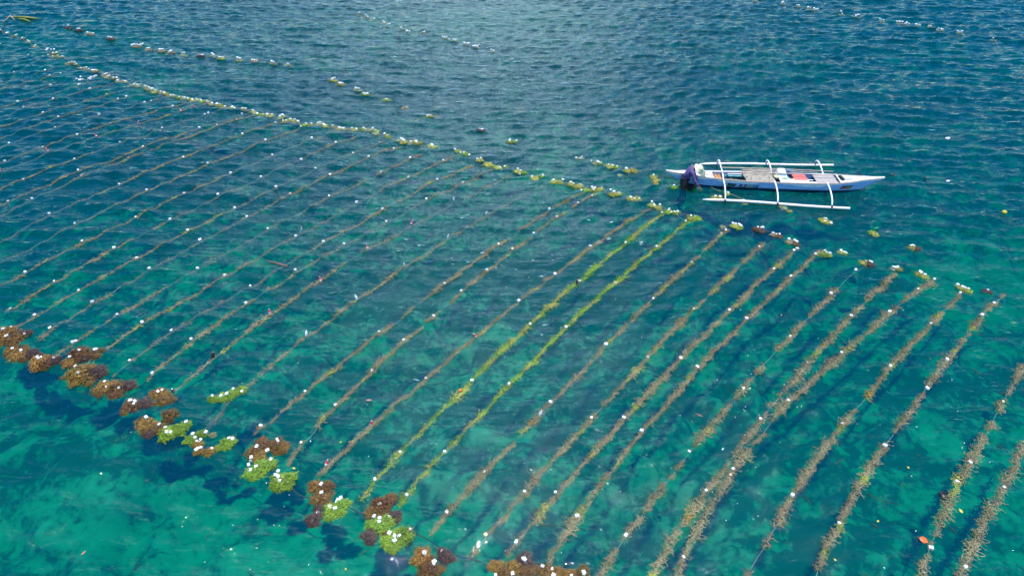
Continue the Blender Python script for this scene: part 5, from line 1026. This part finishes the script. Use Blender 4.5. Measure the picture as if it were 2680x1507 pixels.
# ------------------------------------------------------------------ drifting odds and ends
lx, ly = -7.11, 17.18
mb = MB(); mb.tube([(-.37, .16, .0), (-.2, .085, .02), (0, 0, .03), (.2, -.09, .03), (.36, -.16, .02)], [.018, .022, .022, .024, .03], 7)
lg = mb.build('driftwood_log', M['wood'], None, True, loc=(lx, ly, wave(lx, ly) + .015)); tag(lg, 'straight reddish brown log drifting among the lines left of centre', 'log')
def leaf(name, x, y, s, mt, label, cat='leaf', rz=0.0, ratio=.55):
    o0 = (x, y, wave(x, y) + .03); mb = MB(); n = 8; vs = [(0, 0, 0)]
    L_ = []
    for i in range(n + 1):
        t = i / n; wd_ = math.sin(math.pi * t) ** .8 * ratio * .5
        vs_ = ((t - .5), wd_, .10 * abs(wd_)); L_.append(vs_)
    up = [(x_, y_, z_) for x_, y_, z_ in L_]; dn = [(x_, -y_, z_) for x_, y_, z_ in L_]; mid = [(x_, 0, 0) for x_, _, _ in L_]
    vs = up + mid + dn; m1 = n + 1; fs = []
    for i in range(n): fs += [(i, i + 1, m1 + i + 1, m1 + i), (m1 + i, m1 + i + 1, 2 * m1 + i + 1, 2 * m1 + i)]
    mb.add([(a * s, b * s, c * s) for a, b, c in vs], fs); mb.tube([(-.5 * s, 0, 0), (-.68 * s, .03 * s, .01)], .02 * s, 4)
    o = mb.build(name, mt, None, True, loc=o0); o.rotation_euler = (.2, .1, rz)
    m_ = o.modifiers.new('solid', 'SOLIDIFY'); m_.thickness = .003
    tag(o, label, cat); return o
leaf('red_leaf', 7.98, 7.8, .17, M['leaf_r'], 'large orange-red almond leaf floating beside the patchy brown line at lower right', rz=-.5, ratio=.8)
leaf('pink_leaf', -3.38, 11.49, .15, M['leaf_p'], 'narrow pinkish brown leaf floating in the gap between two brown lines below centre left', rz=.15, ratio=.3)
leaf('red_leaf', 4.35, 11.06, .16, M['wood'], 'dark red leaf floating between brown lines right of centre', rz=-.4, ratio=.3)
leaf('brown_leaf', -8.2, 7.55, .11, M['leaf_p'], 'small pale brown leaf alone on the open water at lower left', rz=1.2, ratio=.3)
for (x, y, s, lab) in ((8.5, 9.56, .06, 'tiny yellow leaf left of a floating tangle of twigs at lower right'), (7.3, 8.25, .07, 'tiny yellow-green leaf near the bottom, between two patchy brown lines'), (9.07, 8.48, .10, 'yellow leaf just right of the patchy brown line with the red leaf'),
                       (6.1, 7.37, .06, 'tiny yellow leaf near the bottom edge beside a ragged brown tuft'), (-3.81, 10.25, .06, 'tiny yellowish leaf between lines above the brown and green clump'), (-3.12, 7.22, .06, 'tiny yellow leaf on open water left of the rust-brown bottom clump'), (-4.65, 9.49, .09, 'small orange leaf at the right shoulder of the round bright green clump')):
    leaf('yellow_leaf', x, y, s, M['leaf_y'], lab, rz=random.uniform(0, 6), ratio=.6)
mb = MB(); mb.add(*lathe([(-.04, .03), (-.03, .085), (0, .10), (.03, .085), (.04, .03)], 18)); o = mb.build('black_disc', M['urchin'], None, True, loc=(8.91, 8.86, wave(8.91, 8.86) + .0)); tag(o, 'round black disc floating at lower right left of a brown line', 'disc')
bo = empty('yellow_buoy', (16.64, 20.24, wave(16.64, 20.24))); tag(bo, 'round yellow buoy with a dark patch floating alone at the right', 'buoy')
bm = bmesh.new(); bmesh.ops.create_uvsphere(bm, u_segments=16, v_segments=12, radius=.085); me = bpy.data.meshes.new('buoy_body'); bm.to_mesh(me); bm.free()
me.polygons.foreach_set('use_smooth', [True] * len(me.polygons)); obj('buoy_body', me, M['buoy'], bo, (0, 0, .03), (0, 0, 0), (1, .9, .8))
mb = MB(); mb.tube([(.03, -.02, .09), (.045, -.03, .12), (.06, -.02, .09)], .008, 5); mb.build('buoy_eye', M['stick'], bo)
for (x, y, lx_, lab) in ((17.65, 26.06, .2, 'white scrap of foam drifting alone on open water above the right end of the boat'), (15.12, 22.68, .1, 'small dark scrap, second one right of the boat'), (14.03, 22.89, .16, 'dark lump with a pale edge just right of the boat tip'), (15.82, 22.41, .14, 'pale sliver, third scrap right of the boat')):
    mb = MB(); mb.box((0, 0, .02), (lx_, .07, .04), .3, .012); dark = 'dark' in lab
    o = mb.build('floating_scrap', M['stick'] if dark else M['foam'], None, loc=(x, y, wave(x, y))); tag(o, lab, 'debris'); bevel(o, .01)
# bamboo and branch at the far upper left
z0 = wave(-29.4, 42.8)
bp_ = empty('bamboo_pole', (-29.4, 42.8, z0)); tag(bp_, 'split olive bamboo pole floating at the far upper left', 'bamboo')
mb = MB(); mb.tube([(-1.1, .3, .0), (-.3, .1, .06), (.4, -.05, .08), (1.1, -.18, .04)], [.03, .06, .07, .04], 8); mb.build('culm', WEED['y'], bp_, True)
mb = MB(); mb.tube([(-.1, -.1, .02), (.5, -.42, .06), (1.0, -.75, .02)], [.02, .05, .03], 7); mb.build('split_piece', M['olive'], bp_, True)
br = empty('bare_branch', (-29.6, 42.0, wave(-29.6, 42))); tag(br, 'bent grey branch sticking up from the water left of the olive bamboo', 'branch')
mb = MB(); mb.tube([(-.35, -.1, .0), (-.05, .0, .22), (.18, .05, .38)], [.03, .035, .03], 6); mb.tube([(.15, .05, .38), (.28, .03, .22), (.36, 0, .02)], [.035, .03, .03], 6); mb.build('stem', M['plank'], br, True)
# dark twigs
TW = [(11.76, 11.74, .14, -.6, 'short dark twig beside the line with a yellow stained float'), (10.77, 10.15, .16, -1.2, 'dark twig between the two rightmost brown lines'), (8.88, 9.9, .09, 0, 'tiny dark twig in open water between two lines at right'),
      (8.18, 9.13, .14, -1.1, 'short twig left of the twig cross'), (6.05, 8.75, .30, -1.4, 'long thin twig in the gap between the two patchy lines near the bottom'), (7.1, 9.73, .3, .6, 'pale thin twig lying under the loose seaweed balls'),
      (7.19, 8.14, .18, -.8, 'dark twig with a pale end near the bottom right'), (8.69, 8.05, .18, -1.2, 'dark twig right above the red leaf line'), (6.55, 7.1, .14, -.6, 'thick black twig at the bottom edge on the right'),
      (10.79, 9.34, .1, -.9, 'tiny twig right of the rightmost full brown line'), (14.12, 15.8, .28, -.9, 'black stick poking out where a faded line starts at the right edge'), (7.44, 14.79, .2, -.8, 'black feather-like scrap between brown lines on the right'),
      (12.36, 13.92, .14, 0, 'small black scrap near the far end of the rightmost long line'), (11.55, 12.5, .3, -1.4, 'thin upright twig right of the rightmost long line'), (-2.81, 9.98, .2, -.9, 'black stick between a red bottle line and the left green line'),
      (-2.03, 9.87, .18, .4, 'short black scrap beside the left green line'), (-2.82, 7.55, .25, .8, 'thin dark stick left of the tall brown clump near the bottom'), (.69, 8.16, .45, .15, 'long thin dark strand between brown lines near the bottom centre'), (4.45, 10.78, .05, 0, 'black speck above the gap in the broken brown line')]
for x, y, l, a, lab in TW:
    mb = MB(); c, s = math.cos(a) * l / 2, math.sin(a) * l / 2
    mb.tube([(-c, -s, 0), (-c * .3, -s * .25 + l * .04, .012), (c * .4, s * .4, .012), (c, s, .004)], [.004, .009, .009, .004], 5)
    o = mb.build('twig', M['stick'], None, True, loc=(x, y, wave(x, y) + .008)); tag(o, lab, 'twig')
tw = empty('twig_tangle', (7.63, 8.75, wave(7.63, 8.75))); tag(tw, 'cross of long thin dark twigs floating between the patchy lines at lower right', 'twig')
mb = MB(); mb.tube([(-.28, .2, .01), (-.1, .02, .02), (.05, -.05, .02), (.3, -.1, .01)], .007, 5); mb.build('stem', M['stick'], tw)
mb = MB(); mb.tube([(.02, .0, .01), (.01, -.12, .02), (-.04, -.28, .01)], .006, 5); mb.build('stem', M['stick'], tw)
# specks of foam too many to count
rs = random.Random(9); mb = MB()
for _ in range(150):
    if rs.random() < .6: cx, cy = rs.choice([(13.3, 19.6), (4, 9), (-4.6, 8.2), (1, 17), (-6, 7.4), (6, 12), (10, 10), (-2, 21), (3, 13)]); x, y = rs.gauss(cx, 1.0), rs.gauss(cy, .7)
    else: x, y = rs.uniform(-9, 13), rs.uniform(6.9, 22)
    mb.box((x, y, wave(x, y) + .006), (rs.uniform(.01, .026), rs.uniform(.01, .02), .008), rs.uniform(0, 3))
o = mb.build('foam_specks', M['foam'], None); tag(o, 'scattered tiny white foam specks on the water', 'foam', kind='stuff')

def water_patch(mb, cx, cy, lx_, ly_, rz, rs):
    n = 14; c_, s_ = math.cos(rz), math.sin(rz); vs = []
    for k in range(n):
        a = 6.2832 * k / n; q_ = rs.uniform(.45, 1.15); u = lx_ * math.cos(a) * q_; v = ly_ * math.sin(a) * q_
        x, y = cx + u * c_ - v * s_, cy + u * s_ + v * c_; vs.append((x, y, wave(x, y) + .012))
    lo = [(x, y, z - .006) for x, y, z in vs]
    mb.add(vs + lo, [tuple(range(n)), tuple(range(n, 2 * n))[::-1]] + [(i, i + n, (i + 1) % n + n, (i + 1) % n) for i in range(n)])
mb = MB(); rs = random.Random(21)  # slick patches; the white cloud reflection is put in as opaque pale colour
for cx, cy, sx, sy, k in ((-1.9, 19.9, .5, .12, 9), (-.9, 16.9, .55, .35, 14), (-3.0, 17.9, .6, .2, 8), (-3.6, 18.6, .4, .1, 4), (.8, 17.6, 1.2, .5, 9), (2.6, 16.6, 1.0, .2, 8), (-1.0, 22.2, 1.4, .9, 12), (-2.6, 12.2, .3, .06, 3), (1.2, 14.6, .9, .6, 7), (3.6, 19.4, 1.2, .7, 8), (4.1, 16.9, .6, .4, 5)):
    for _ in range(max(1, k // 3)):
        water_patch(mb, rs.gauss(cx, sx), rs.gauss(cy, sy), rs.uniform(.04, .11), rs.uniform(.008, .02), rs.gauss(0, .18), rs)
o = mb.build('sheen_streaks', M['streak'], None); tag(o, 'thin pale slicks with painted-in cloud reflection lying on the ripples in the middle of the farm', 'foam', kind='stuff')
